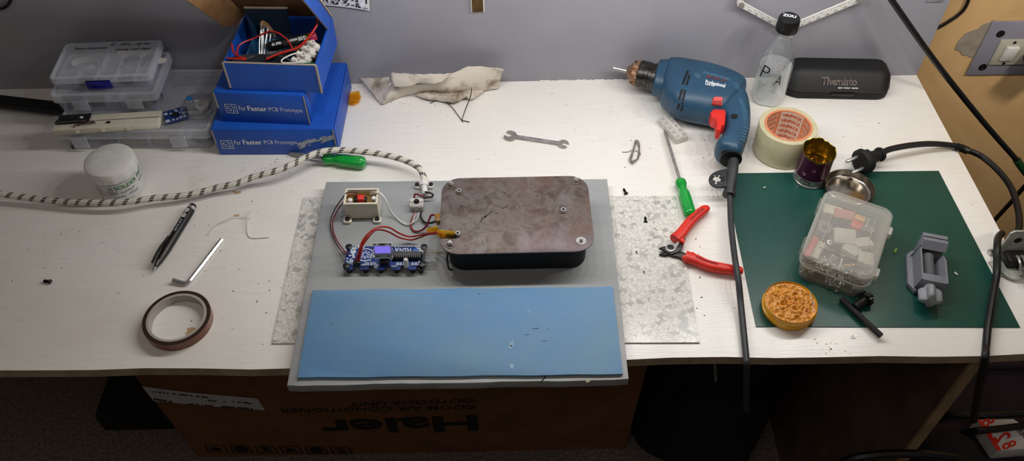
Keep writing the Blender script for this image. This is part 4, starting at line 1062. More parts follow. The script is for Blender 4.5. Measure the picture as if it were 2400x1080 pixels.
def tape_roll():
    c = P(414, 744, .0115); R = .0385
    rx = (P(492, 745, .0115)-P(336, 745, .0115)).length/2
    t = thing('kapton_tape_roll', 'narrow brown roll of heat-proof tape on the bare worktop', 'tape roll', (c.x, c.y, 0))
    part('tape', MB().lathe([(rx-.0045, .0002), (rx, .0002), (rx, .012), (rx-.0045, .012), (rx-.0045, .0002)], 72), [M_kapt], t)
    part('tape_side', MB().lathe([(rx-.0045, .01205), (rx-.0002, .01205), (rx-.0002, .0122), (rx-.0045, .0122), (rx-.0045, .01205)], 72), M_kaptside, t, label='dark brown wound edge')
    part('core', MB().lathe([(rx-.0075, 0), (rx-.0046, 0), (rx-.0046, .0125), (rx-.0075, .0125), (rx-.0075, 0)], 72), M_core, t, label='pale grey core')
tape_roll()
# ------------------------------------------------------------------ speckled sheet, grey board, blue mat
one('laminate_sheet', MB().slab(PP([(637, 804, .002), (1640, 802, .002), (1583, 459, .002), (712, 462, .002)]), .0003, .002), M_lam, 'white and grey crackle-pattern laminate sheet under the grey board', 'sheet')
ZB = .0145
def board():
    q = PP([(672, 904, ZB), (1474, 890, ZB), (1423, 419, ZB), (764, 426, ZB)])
    n = 24; rnd = random.Random(4); F = []
    for i in range(n+1):
        p = q[0].lerp(q[1], i/n); F.append((p.x, p.y + rnd.uniform(-.0006, .0006) - (.0 if 0 < i < n else -.001)))
    out = F + [(q[2].x, q[2].y), (q[3].x, q[3].y)]
    t = thing('base_board', 'grey painted square board carrying the hot plate, jutting over the bench front', 'board', ((q[0]+q[2])/2).xy.to_3d() + Vector((0, 0, .002)))
    part('board_body', MB().prism(out, .0021, ZB, .0008), M_board, t, w=True)
    a = P(1266, 897, ZB+.0001); b = P(1281, 880, ZB+.0001)
    part('saw_cut', MB().box((a+b)/2, ((b-a).length, .0012, .0006), Matrix.Rotation(math.atan2((b-a).y, (b-a).x), 3, 'Z')), M_blackm, t, w=True)
    part('paint_chip', MB().poly([P(x, y, ZB+.0003) for x, y in ((1372, 893), (1380, 888), (1386, 890), (1383, 893), (1377, 897))]), mat('bare_wood_chip', '#b7a78c', .8), t, w=True)
board()
def foam():
    n = 14; q = PP([(697, 885, ZB+.003), (1460, 877, ZB+.003), (1436, 672, ZB+.003), (733, 680, ZB+.003)])
    e = []
    for k in range(4):
        for i in range(n):
            p = q[k].lerp(q[(k+1) % 4], i/n); e.append((p.x, p.y + (.0005*math.sin(i*1.7+k)), ))
    o = one('foam_mat', MB().prism([(x, y) for x, y in e], ZB+.0003, ZB+.0034, .0003), M_foam, 'blue foam rubber mat along the front of the grey board', 'mat')
    return o
f_ = foam()
mb = MB(); rnd = random.Random(6)
for x, y, l in ((1247, 770, 13), (1255, 769, 8), (1230, 784, 10), (1268, 799, 14), (1284, 770, 3), (932, 858, 3), (774, 760, 4), (1120, 688, 6)): mb.poly([P(x, y, ZB+.00355), P(x+l, y-1.2, ZB+.00355), P(x+l, y-.2, ZB+.00355), P(x, y+.8, ZB+.00355)])
part('cuts', mb, M_blackm, f_, w=True, label='small dark cuts', kind='stuff')
mb = MB()
for x, y, r in ((1199, 806, 6), (1196, 813, 5), (1202, 800, 4), (1200, 858, 6), (1238, 730, 3)): mb.poly([P(x+r*rnd.uniform(.4, 1)*math.cos(a), y+1.3*r*rnd.uniform(.3, 1)*math.sin(a), ZB+.0035) for a in [2*PI*k/11 for k in range(11)]])
part('smudges', mb, mat('pale_smudge', '#9db9cf', .7), f_, w=True, label='pale smudges', kind='stuff')
# ------------------------------------------------------------------ hot plate
ZP = .0545
def hot_plate():
    tl, tr, br, bl = PP([(1034, 418, ZP), (1380, 411, ZP), (1391, 588, ZP), (1031, 596, ZP)])
    c = (tl+tr+br+bl)/4; ex = ((tr+br)-(tl+bl)).normalized(); W = ((tr-tl).length+(br-bl).length)/2; D = ((tl-bl).length+(tr-br).length)/2
    M = Matrix.Translation((c.x, c.y, ZB)) @ Matrix.Rotation(math.atan2(ex.y, ex.x), 4, 'Z'); h = ZP-ZB
    t = thing('hot_plate', 'heat-stained steel hot plate with rounded corners on the grey board', 'hot plate', M)
    part('heater_plate', MB().prism(rrect(W, D, .024, 8), h-.002, h, .0003), M_burnt, t)
    mb = MB(); rr = lambda s, k: rrect(W-.018-k, D-.012-k, .02, 7, .001, 0)
    mb.rings([[(x, y, z) for x, y in rr(1, k)] for z, k in ((.0003, .002), (.002, 0), (h-.0062, 0), (h-.0055, .001))])
    part('lower_tray', mb, M_blackm, t, label='black lower tray')
    inv = M.inverted()
    def at(px, py): p = inv @ P(px, py, ZP); return p.x, p.y
    for px, py in ((1057, 434), (1350, 425), (1362, 565), (1055, 573)):
        x, y = at(px, py); big = (px != 1362)
        b = part('corner_bolt', MB().lathe([(0, h), (.0036 if big else .0018, h), (.0036 if big else .0018, h+.0036), (.003 if big else .0015, h+.0042), (0, h+.0042)], 6 if big else 14, (x, y, 0)), M_steel2, t)
        part('washer', MB().lathe([(0, h+.0001), (.0062, h+.0001), (.0062, h+.0007), (0, h+.0007)], 28, (x, y, 0)), M_burnt if big else M_steel2, b)
        part('bolt_end', MB().cyl((x, y, h+.004), (x, y, h+.0058), .0021, n=14), M_steel, b)
        x2 = max(-W/2+.012, min(W/2-.012, x)); 
        part('stand_off', MB().cyl((x, y, h-.0022), (x, y, h-.0062), .003, n=12), M_steel2, t)
    for px, py in ((1076, 451), (1320, 496), (1073, 551)):
        x, y = at(px, py)
        b = part('stand_nut', MB().lathe([(.0017, h), (.0033, h), (.0033, h+.0045), (.0017, h+.0045), (.0017, h)], 6 if px != 1320 else 20, (x, y, 0)), M_steel, t)
        part('nut_hole', MB().cyl((x, y, h+.0002), (x, y, h+.003), .0016, n=12), M_blackm, b)
    x, y = at(1050, 606); part('wire_hook', MB().tube([(-W/2+.012, -D/2+.012, h-.006), (-W/2+.009, -D/2+.004, h-.012), (-W/2+.010, -D/2+.001, .012), (-W/2+.014, -D/2+.002, .008)], .0012, 8), M_dark, t)
    # stains and scorch marks with a shape of their own
    mb = MB(); rnd = random.Random(12)
    for px, py, s, k in ((1184, 452, .005, 7), (1190, 445, .004, 5), (1186, 484, .008, 8), (1180, 488, .005, 5), (1262, 492, .006, 7), (1140, 505, .012, 9), (1130, 513, .012, 8), (1150, 497, .009, 6), (1260, 458, .006, 5), (1082, 484, .006, 6), (1166, 499, .004, 5), (1216, 478, .004, 5)):
        x, y = at(px, py); a0 = rnd.uniform(0, PI)
        pts = []
        for i in range(k*2):
            a = 2*PI*i/(k*2); r = s*rnd.uniform(.2, 1)*.36; u = r*1.7*math.cos(a); v = r*.6*math.sin(a)
            pts.append((x+u*math.cos(a0*.4)-v*math.sin(a0*.4), y+u*math.sin(a0*.4)+v*math.cos(a0*.4), h+.00025))
        mb.poly(pts)
    part('scorch_marks', mb, mat('scorched_flux', '#33221d', .5), t, label='dark scorch marks', kind='stuff')
    # thermistor lug taped with amber film
    g = lambda px, py, z: inv @ P(px, py, z)
    l = part('sensor_lug', MB().tube([g(1045, 549, ZP+.003), g(1060, 550, ZP+.003), g(1070, 551, ZP+.0035)], .0018, 8), M_dark, t)
    mb = MB(); mb.tube([g(1026, 546, ZP+.0042), g(1045, 547, ZP+.0042), g(1066, 548, ZP+.004)], lambda s: .0042*(1-.25*s), 10, flat=.75); part('amber_wrap', mb, M_kap, l, label='amber film wrap')
    return t, M
hp, MH = hot_plate()
one('film_scrap', MB().tube([P(1000, 540, .046), P(1012, 538, .047), P(1027, 536, .048)], lambda s: .002+.0022*s, 8, flat=.5), M_kap, 'amber film wrap on the lower red leads left of the hot plate', 'film')
one('film_scrap', MB().box(P(1027, 513, .036)+Vector((.002, 0, 0)), (.011, .013, .009), Matrix.Rotation(.2, 3, 'Z'), .0012), mat('tan_tape_wrap', '#b98a3c', .4, col2='#9a6c24', scale=200), 'tan tape wrap on the heater terminals at the left side of the hot plate', 'film')

# ------------------------------------------------------------------ little supply in a printed tray
def supply():
    zt = ZB + .028
    M, W = frame((807, 505), (889, 504), ZB)
    inv = M.inverted(); a = inv @ P(805, 479, zt); b = inv @ P(886, 478, zt); c = inv @ P(887, 441, zt); d = inv @ P(809, 442, zt)
    x0 = (a.x+d.x)/2; x1 = (b.x+c.x)/2; y0 = (a.y+b.y)/2; y1 = (c.y+d.y)/2; w = x1-x0; dp = y1-y0
    M = M @ Matrix.Translation((x0, y0, 0)); h = .028
    t = thing('power_supply', 'small power supply potted in an open white printed tray on the grey board', 'power supply', M)
    part('tray', MB().tray(w, dp, h, .0026, .0015, .0003, w/2, dp/2, 0), M_ivory, t)
    part('potting', MB().box((w/2, dp/2, h*.45), (w-.0054, dp-.0054, h*.78)), M_resin, t, label='amber resin filling')
    part('transformer', MB().box((w*.49, dp*.40, h*.92), (.0085, .008, .008), bev=.0008), M_red, t, label='red transformer')
    part('transformer_core', MB().box((w*.47, dp*.40, h*.88), (.0165, .007, .005), bev=.0006), M_black, t)
    for x, y in ((.18, .32), (.87, .42)): part('white_capacitor', MB().lathe([(0, 0), (.003, 0), (.003, .004), (.0022, .0048), (0, .0048)], 20, (w*x, dp*y, h*.83)), M_wht, t)
    part('clear_tube', MB().tube([(w*.12, dp*.74, h*.93), (w*.3, dp*.78, h*.91), (w*.6, dp*.77, h*.91), (w*.9, dp*.8, h*.93)], .0014, 8), M_pet, t)
    for x in (.06, .94):
        l = part('mounting_ear', MB().prism(rrect(.0105, .009, .003, 4, w*x, -.0046), .0003, .0042, .0004), M_ivory, t)
        part('screw', MB().lathe([(0, .0042), (.0034, .0042), (.003, .0062), (.001, .0066), (0, .0064)], 18, (w*x, -.0042, 0)), M_black, l)
supply()
def block():
    M, W = frame((961, 496), (993, 496), ZB); inv = M.inverted(); D = (inv @ P(975, 463, ZB+.012)).y
    t = thing('terminal_strip', 'two-way white terminal block screwed to the grey board left of the hot plate', 'terminal strip', M)
    w = W
    part('strip_body', MB().box((w/2, D*.5, .0052), (w, D*.98, .010), bev=.0012), M_nylon, t)
    part('raised_back', MB().box((w/2, D*.74, .0105), (w*.96, D*.44, .0026), bev=.0009), M_nylon, t)
    for x in (.26, .74):
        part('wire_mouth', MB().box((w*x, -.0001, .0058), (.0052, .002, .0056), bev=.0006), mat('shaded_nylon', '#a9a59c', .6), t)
        for y in (.3,): part('screw_well', MB().lathe([(0, 0), (.003, 0), (.003, .0004), (0, .0004)], 18, (w*x, D*y, .0102)), mat('well_grey', '#b9b5ab', .6), t)
    part('fixing_screw', MB().lathe([(0, .009), (.0036, .009), (.0036, .0125), (.0026, .0138), (0, .0136)], 18, (w*.5, D*.55, 0)), M_black, t)
block()
def saddle():
    c = P(994, 434, ZB+.004); t = thing('cord_clamp', 'white saddle clamp holding the braided cord to the grey board', 'clamp', (c.x, c.y, ZB))
    mb = MB(); mb.prism(rrect(.026, .0095, .0046, 6), .0003, .005, .0008); part('clamp_bar', mb, M_white, t)
    mb = MB(); mb.rings([[(x, y, .004+.0072*math.sin(PI*k/10)) for x, y in ((-.0068*math.cos(PI*k/10), -.0042), (-.0068*math.cos(PI*k/10), .0042))] for k in range(11)], close=False)
    mb.box((0, 0, .0062), (.012, .0092, .0075), bev=.0022); part('clamp_hump', mb, M_white, t)
    for x in (-.0092, .0092): part('screw', MB().lathe([(0, .005), (.0032, .005), (.003, .0066), (.0012, .007), (0, .0066)], 18, (x, 0, 0)), M_black, t)
saddle()
# braided cord
ptsC = [(-60, 447, .02), (0, 454, .017), (48, 461, .014), (115, 469, .013), (193, 474, .015), (250, 475, .017), (308, 472, .018), (366, 464, .016), (424, 459, .014), (472, 450, .014), (510, 439, .015), (554, 430, .017), (592, 415, .02), (626, 406, .023), (660, 396, .025), (690, 383, .026), (725, 365, .028), (756, 355, .028), (791, 351.5, .027), (835, 354, .025), (879, 359, .023), (920, 367, .022), (955, 378, .022), (980, 392, .022), (991, 408, .0215), (994, 424, .021), (994, 436, .021)]
t = thing('power_lead', 'white braided power lead with black flecks running from the left edge to the grey board', 'power lead', P(500, 445, 0))
part('braided_sleeve', MB().tube(PP(ptsC), .0043, 12, 6), M_braid, t, w=True)
part('inner_cord', MB().tube(PP([(994, 434, .021), (995, 446, .021), (997, 455, .02)]), .004, 10), M_white, t, w=True)
part('outer_cord_edge', MB().tube(PP([(x, y-3, z+.001) for x, y, z in ptsC[8:26]]), .0017, 8, 6), M_wwht, t, w=True)

# ------------------------------------------------------------------ wires on the board
def wire(label, m, pts, r=.0011): return one('wire', MB().tube(PP(pts), r, 8), m, label, 'wire')
wire('brown wire from the supply tray down to the blue circuit board', M_wbrn, [(838, 450, .040), (815, 451, .044), (803, 464, .038), (786, 488, .028), (775, 516, .02), (776, 540, .017), (784, 562, .018), (797, 584, .022), (808, 595, .0268), (818, 595, .0272)], .0008)
wire('maroon wire twisted beside the brown one from the supply tray', M_wmar, [(838, 456, .039), (819, 457, .044), (808, 469, .038), (791, 493, .028), (780, 519, .02), (781, 540, .017), (789, 562, .018), (801, 580, .022), (809, 590, .0268), (818, 591, .0272)], .0008)
wire('white wire from the supply tray to the left pole of the terminal block', M_wwht, [(868, 451, .041), (881, 449, .046), (892, 452, .042), (905, 468, .036), (910, 487, .027), (922, 505, .018), (944, 520, .017), (957, 526, .017), (969, 516, .019), (972, 497, .022)], .00075)
wire('white wire from the supply tray to the right pole of the terminal block', M_wwht, [(868, 456, .040), (882, 452, .045), (894, 456, .041), (907, 473, .034), (914, 492, .025), (928, 509, .018), (945, 524, .0165), (960, 525, .018), (976, 514, .020), (984, 497, .022)], .00075)
wire('red lead looping from the blue circuit board up to the amber tape, upper one', M_wred, [(841, 612, .027), (846, 592, .04), (853, 565, .052), (868, 543, .058), (888, 532, .058), (912, 533, .05), (935, 546, .034), (958, 554, .024), (980, 552, .03), (1003, 547, .042), (1030, 544, .057)], .0011)
wire('red lead looping from the blue circuit board up to the amber tape, lower one', M_wred, [(838, 613, .027), (843, 593, .038), (852, 572, .047), (872, 546, .052), (886, 538, .052), (910, 543, .043), (935, 556, .028), (963, 562, .021), (985, 556, .028), (1005, 549, .042), (1035, 547, .058)], .0011)
wire('red lead standing at the left end of the blue circuit board', M_wred, [(832, 613, .027), (839, 596, .04), (847, 570, .05), (858, 552, .055), (873, 540, .057)], .001)
wire('maroon wire from the cord clamp to the top of the terminal block', M_wmar, [(994, 458, .022), (986, 459, .024), (978, 455, .027), (972, 456, .026), (971, 466, .022)], .0012)
wire('black wire looping from the cord clamp to the terminal block', M_wblk, [(995, 450, .023), (1004, 451, .024), (1014, 455, .024), (1012, 461, .022), (998, 463, .021), (986, 466, .021)], .0013)
wire('thick black wire from the terminal block to the hot plate', M_wblk, [(987, 496, .022), (986, 507, .021), (993, 519, .018), (1004, 523, .02), (1018, 520, .028), (1030, 513, .036)], .0015)
wire('maroon wire from the terminal block round to the hot plate', M_wmar, [(973, 496, .022), (966, 512, .02), (963, 529, .017), (970, 541, .0165), (985, 541, .018), (999, 530, .024), (1006, 514, .03), (1012, 504, .035), (1030, 505, .038)], .0012)

# ------------------------------------------------------------------ controller board
def controller():
    z = ZB + .0095
    M, L = frame((807, 622), (995, 622), z); inv = M.inverted(); D = (inv @ P(905, 577, z)).y
    t = thing('circuit_board', 'long blue controller board with a lit purple screen on the grey board', 'circuit board', M)
    out = [(0, 0)]
    n = 6
    for k in range(n):
        x = L*(.0 + .197*k); out += [(x+.0 if k else 0, -.006), (x+.011, -.006), (x+.011, 0)]
        if k < n-1: out += [(L*.197*(k+1), 0)]
    out = [p for p in out if p[0] <= L+1e-6] + [(L, 0), (L, D), (0, D)]
    part('board', MB().prism(out, -.0016, 0), M_pcb, t)
    for i, k in enumerate(range(n)):
        x = min(L*.197*k + .0055, L-.005); part('stand_off', MB().cyl((x, -.002, -.0092), (x, -.002, -.0016), .003, n=12), M_black, t)
    for x, y in ((.02, .95), (.98, .95)): part('stand_off', MB().cyl((L*x, D*y, -.0092), (L*x, D*y, -.0016), .003, n=12), M_black, t)
    for x, y in ((.022, .93), (.975, .93), (.03, -.06), (.972, .02)):
        part('corner_screw', MB().lathe([(0, 0), (.0042, 0), (.0042, .0022), (.002, .003), (0, .0026)], 18, (L*x, D*y, .0001)), M_black, t)
    mb = MB(); e = .0002
    cx, cy, r0, r1 = L*.243, D*.55, .0105, .0088
    A = [(cx+r0*math.cos(2*PI*i/40), cy+r0*math.sin(2*PI*i/40), e) for i in range(40)]; B = [(cx+r1*math.cos(2*PI*i/40), cy+r1*math.sin(2*PI*i/40), e) for i in range(40)]
    mb.rings([A, B], False, False)
    part('ring_emblem', mb, M_silk, t)
    mb = MB()
    for k in range(8):
        a = 2*PI*k/8; u = Vector((math.cos(a), math.sin(a), 0)); v = Vector((-u.y, u.x, 0)); c = Vector((cx, cy, e))
        mb.poly([c+u*.002+v*.0008, c+u*.0066+v*.0016, c+u*.0066-v*.0016, c+u*.002-v*.0008])
    part('flower_emblem', mb, mat('pale_violet_print', '#a9b0d6', .5), t)
    mb = MB()
    mb.text('A', (L*.315, D*.68, e), (L*.07, 0, 0), (0, D*.28, 0), .015); mb.text('P', (L*.305, D*.22, e), (L*.065, 0, 0), (0, D*.4, 0), .01)
    mb.text('S', (L*.535, D*.5, e), (L*.045, 0, 0), (0, D*.4, 0), .015); mb.text('Y', (L*.6, D*.5, e), (L*.06, 0, 0), (0, D*.45, 0), .015); mb.text('NTH', (L*.665, D*.66, e), (L*.145, 0, 0), (0, D*.24, 0), .025)
    part('lettering', mb, M_silk, t)
    mb = MB(); cx, cy = L*.915, D*.8; pts = [(cx, cy, e)] + [(cx+.0075*math.cos(a), cy+.0075*math.sin(a), e) for a in [math.radians(-140 + i*280/24) for i in range(25)]]
    mb.poly(pts); part('disc_emblem', mb, M_silk, t)
    mb = MB(); mb.poly([(L*.83, D*.72, e), (L*.855, D*.9, e), (L*.9, D*.83, e), (L*.885, D*.62, e)]); part('arrow_emblem', mb, mat('lighter_blue_print', '#2f66c4', .5), t)
    mb = MB(); rnd = random.Random(8)
    for x, y, r in ((.06, .86, .0032), (.11, .9, .0022), (.05, .95, .0016), (.085, .7, .0036), (.09, .52, .002), (.05, .5, .0015), (.1, .42, .0018), (.07, .3, .0015), (.08, .2, .0028), (.03, .2, .0014), (.2, .95, .002), (.135, .96, .0022), (.025, .35, .0013), (.955, .93, .0018), (.96, .8, .0011), (.965, .08, .003), (.93, .2, .0016), (.4, -.05, .003), (.36, .12, .0014)):
        mb.cyl((L*x, D*y, .0001), (L*x, D*y, .0006), r, n=14)
    part('solder_pads', mb, M_silk, t)
    for k, x in enumerate((.29, .335, .38, .66, .70, .745, .85, .89, .93)): 
        part('surface_part', MB().box((L*x, D*.06, .0007), (.0036, .0054, .0012), bev=.0003), mat('silver_blue_part', '#8494ad', .4), t)
    for x, y, w, h in ((.05, .12, .007, .005), (.1, .08, .005, .006), (.24, .0, .008, .004), (.62, -.08, .009, .003), (.26, .1, .004, .004)): part('surface_part', MB().box((L*x, D*y, .0008), (w*.8, h*.8, .0014), bev=.0003), mat('silver_blue_part', '#8494ad', .4), t)
    # chip in its socket
    c = part('chip_socket', MB().box((L*.775, D*.42, .0022), (.0365, .0105, .0042)), M_blackm, t)
    part('long_chip', MB().box((L*.775, D*.42, .006), (.0352, .0075, .0034), bev=.0005), mat('dark_grey_chip', '#3b3a3e', .6), c)
    mb = MB()
    for k in range(14):
        for y in (-1, 1): mb.box((L*.775-.0166+k*.00254, D*.42+y*.0043, .0052), (.0009, .0008, .004))
    part('chip_legs', mb, M_steel2, c)
    # header at the right with long bent pins
    part('pin_header', MB().box((L*.985, D*.46, .0015), (.0026, D*.62, .0028)), M_black, t)
    for k in range(9):
        y = D*(.17+.078*k); part('header_pin', MB().box((L*.985+.0075, y, .0022), (.014, .0007, .0007), Matrix.Rotation(.04*math.sin(k), 3, 'Z')), M_steel, t)
    mb = MB()
    for k in range(15): mb.box((L*(.565+.0265*k), D*.96, .001), (.0012, .0018, .002))
    part('edge_pins', mb, M_silk, t)
    part('upright_lamp', MB().lathe([(0, .0003), (.0032, .0003), (.0032, .011), (.0024, .0132), (0, .014)], 18, (L*.777, -D*.03, 0)), M_nylon, t, label='white upright lamp')
    part('wire_socket', MB().box((L*.155, D*.08, .002), (.009, .004, .004), bev=.0005), M_black, t)
    # display
    d0 = PP([(857, 607, z+.009), (921, 605, z+.009)])
    zt = z + .030
    a, b = P(857, 606, z+.010), P(921, 605, z+.010); c, d = P(924, 569, zt), P(883, 569, zt)
    a = P(878, 606, z+.010)
    ex = (b-a).normalized(); mid = (a+b)/2; up = ((c+d)/2 - mid); up = (up - ex*up.dot(ex)); Hh = up.length; up.normalize(); nn = ex.cross(up)
    Wd = (b-a).length*.5 + (c-d).length*.5
    R = Matrix((ex, up, nn)).transposed(); cc = mid + up*Hh/2
    Q = lambda x, y, zz=0: cc + R @ Vector((x*Wd, y*Hh, zz))
    s = part('display_board', MB().box(cc, (Wd, Hh, .0014), R), mat('pale_green_board', '#bfcfc4', .4), t, w=True)
    part('display_glass', MB().box(Q(0, .06, .0015), (Wd*.98, Hh*.66, .0016), R), mat('grey_screen_glass', '#a9a9b4', .15), s, w=True)
    m, nt, out_ = base_mat('lit_purple_screen'); em = N(nt, 'ShaderNodeEmission'); em.inputs[0].default_value = rgba('#8d7bf5'); em.inputs[1].default_value = .85; nt.links.new(em.outputs[0], out_.inputs[0])
    part('lit_screen', MB().box(Q(0, .13, .0025), (Wd*.88, Hh*.44, .0006), R), m, s, w=True, label='glowing purple screen')
    for x, y in ((-.42, .43), (.42, .43), (-.42, -.44), (.42, -.44)):
        part('mounting_pad', MB().cyl(Q(x, y, .0004), Q(x, y, .0011), .0023, n=18), M_wht, s, w=True)
        part('mounting_hole', MB().cyl(Q(x, y, .0006), Q(x, y, .0013), .0009, n=12), M_blackm, s, w=True)
    part('flex_strip', MB().box(Q(0, -.30, .002), (Wd*.45, Hh*.16, .0022), R, .0006), mat('silver_flex', '#b8b4ac', .3, .6), s, w=True)
    for x in (-.34, .34): part('board_corner', MB().box(Q(x, -.28, .0008), (Wd*.2, Hh*.14, .0009), R), M_black, s, w=True)
    for x in range(4): part('display_pin', MB().box(Q(-.12+.08*x, .455, .001), (.0012, .0014, .0018), R), M_black, s, w=True)
    u = Q(0, -.5, -.003)
    part('display_socket', MB().box((u.x, u.y+.002, z+.0062), (Wd*.55, .006, .012), bev=.0006), M_black, t, w=True)
    part('socket_shade', MB().box((u.x, u.y-.003, z+.0025), (Wd*.5, .005, .0046), bev=.0005), M_blackm, t, w=True)
controller()
# ------------------------------------------------------------------ screwdrivers, spanner, solder
def screwdriver(label, tip, joint, end, zt, zj, ze, hr, sr):
    a = P(tip[0], tip[1], zt); b = P(joint[0], joint[1], zj); e = P(end[0], end[1], ze)
    d = (e-b).normalized(); L = (e-b).length
    t = thing('screwdriver', label, 'screwdriver', ((b+e)/2).xy.to_3d())
    ds = (b-a).normalized(); Ls = (b-a).length
    part('shaft', MB().lathe([(0, 0), (sr*.45, .0002), (sr*.9, .006), (sr, .008), (sr, Ls), (0, Ls)], 16, a, ds), M_steel2, t, w=True)
    prof = [(0, 0), (hr*.84, .0004), (hr*.92, .002), (hr*.95, L*.1), (hr*.9, L*.13), (hr*.78, L*.19), (hr*.72, L*.24), (hr*.8, L*.30), (hr*.96, L*.36), (hr, L*.5), (hr, L*.9), (hr*.85, L*.97), (hr*.5, L), (0, L*1.005)]
    fl = lambda r, z, an: r*(1 - .09*max(0, math.cos(an*6))*(1 if L*.3 < z < L*.93 else (.4 if z < L*.12 else 0)))
    part('handle', MB().lathe(prof, 48, b, d, fl), M_green, t, w=True, smooth=50)
screwdriver('green-handled screwdriver with its blade pointing up to the white terminal strip', (1557, 304), (1594, 424), (1619, 507), .006, .0085, .0085, .0082, .0022)
screwdriver('green-handled screwdriver lying under the braided cord before the blue boxes', (678, 359), (759, 371), (857, 382), .004, .0095, .0095, .0092, .0026)
def spanner():
    M, L = frame((1181, 319), (1333, 342), 0)
    def head(cx, R, w, dp, an):
        pts = []; a0 = math.asin(min(.95, w/R))
        for i in range(25):
            a = an + a0 + (2*PI-2*a0)*i/24; pts.append((cx + R*math.cos(a)*1.0, R*math.sin(a)))
        c, s = math.cos(an), math.sin(an)
        for u, v in ((-dp+R*.0, -w), (-dp-w*.45, -w*.5), (-dp-w*.45, w*.5), (-dp, w)):
            u = R*.1 + u; pts.append((cx + u*c - v*s, u*s + v*c))
        return pts
    t = thing('spanner', 'small steel double open-ended spanner on the white worktop', 'spanner', M)
    h0 = head(.0095, .0095, .0042, .001, PI-.28); h1 = head(L-.008, .0078, .0034, .001, -.22)
    part('large_jaw', MB().prism(h0, 0, .0042, 0), M_steel2, t); part('small_jaw', MB().prism(h1, 0, .0036, 0), M_steel2, t)
    part('shank', MB().box((L/2, 0, .0021), (L-.028, .0064, .0036), bev=.0012), M_steel2, t)
    part('raised_panel', MB().box((L/2, 0, .0039), (L-.045, .0024, .0006), bev=.0002), M_steel, t)
    part('stamped_lettering', MB().text('6x7 STEEL', (L*.40, -.0009, .00425), (L*.2, 0, 0), (0, .0018, 0), .01), M_dark, t)
spanner()
def solder_coil():
    a = P(1497, 330, 0); b = P(1483, 390, 0); c = (a+b)/2; u = (b-a)/2; v = Vector((-u.y, u.x, 0)).normalized()*.0085
    pts = PP([(1458, 356, .001), (1470, 356, .0015), (1484, 352, .002)]); rnd = random.Random(9)
    for k in range(44):
        s = k/8.4*2*PI; k2 = .72 + .28*rnd.random()
        pts.append(c + u*math.sin(s)*k2 + v*math.cos(s+.5*math.sin(s))*(.4+.5*rnd.random())*(1 if k % 9 else 1.3) + Vector((0, 0, .0012+.0035*rnd.random())))
    one('solder_wire', MB().tube(pts, .0005, 6, 4), mat('dull_solder', '#a5a39b', .4, .6), 'small bundle of grey solder wire on the white worktop', 'solder wire')
solder_coil()
def strip6():
    M, L = frame((1554, 284), (1597, 335), 0)
    t = thing('terminal_strip', 'white multi-way terminal strip above the tip of the green screwdriver', 'terminal strip', M)
    Wd = .0205
    prof = []
    n = 5
    for k in range(n): prof += [(L*k/n, Wd*.44), (L*(k+.12)/n, Wd*.5), (L*(k+.88)/n, Wd*.5)]
    top = prof + [(L, Wd*.44)]; out = top + [(x, -y) for x, y in reversed(top)]
    part('strip_body', MB().prism(out, 0, .0100, .0006), M_nylon, t)
    part('middle_ridge', MB().box((L/2, 0, .0105), (L*.98, Wd*.2, .0022), bev=.0008), M_nylon, t)
    wm = mat('screw_well_grey', '#b4b1a8', .5)
    for k in range(n):
        for y in (-.28, .28): part('screw_well', MB().lathe([(0, 0), (.0028, 0), (.0028, .0005), (0, .0005)], 18, (L*(k+.5)/n, y*Wd, .0099)), wm, t)
strip6()
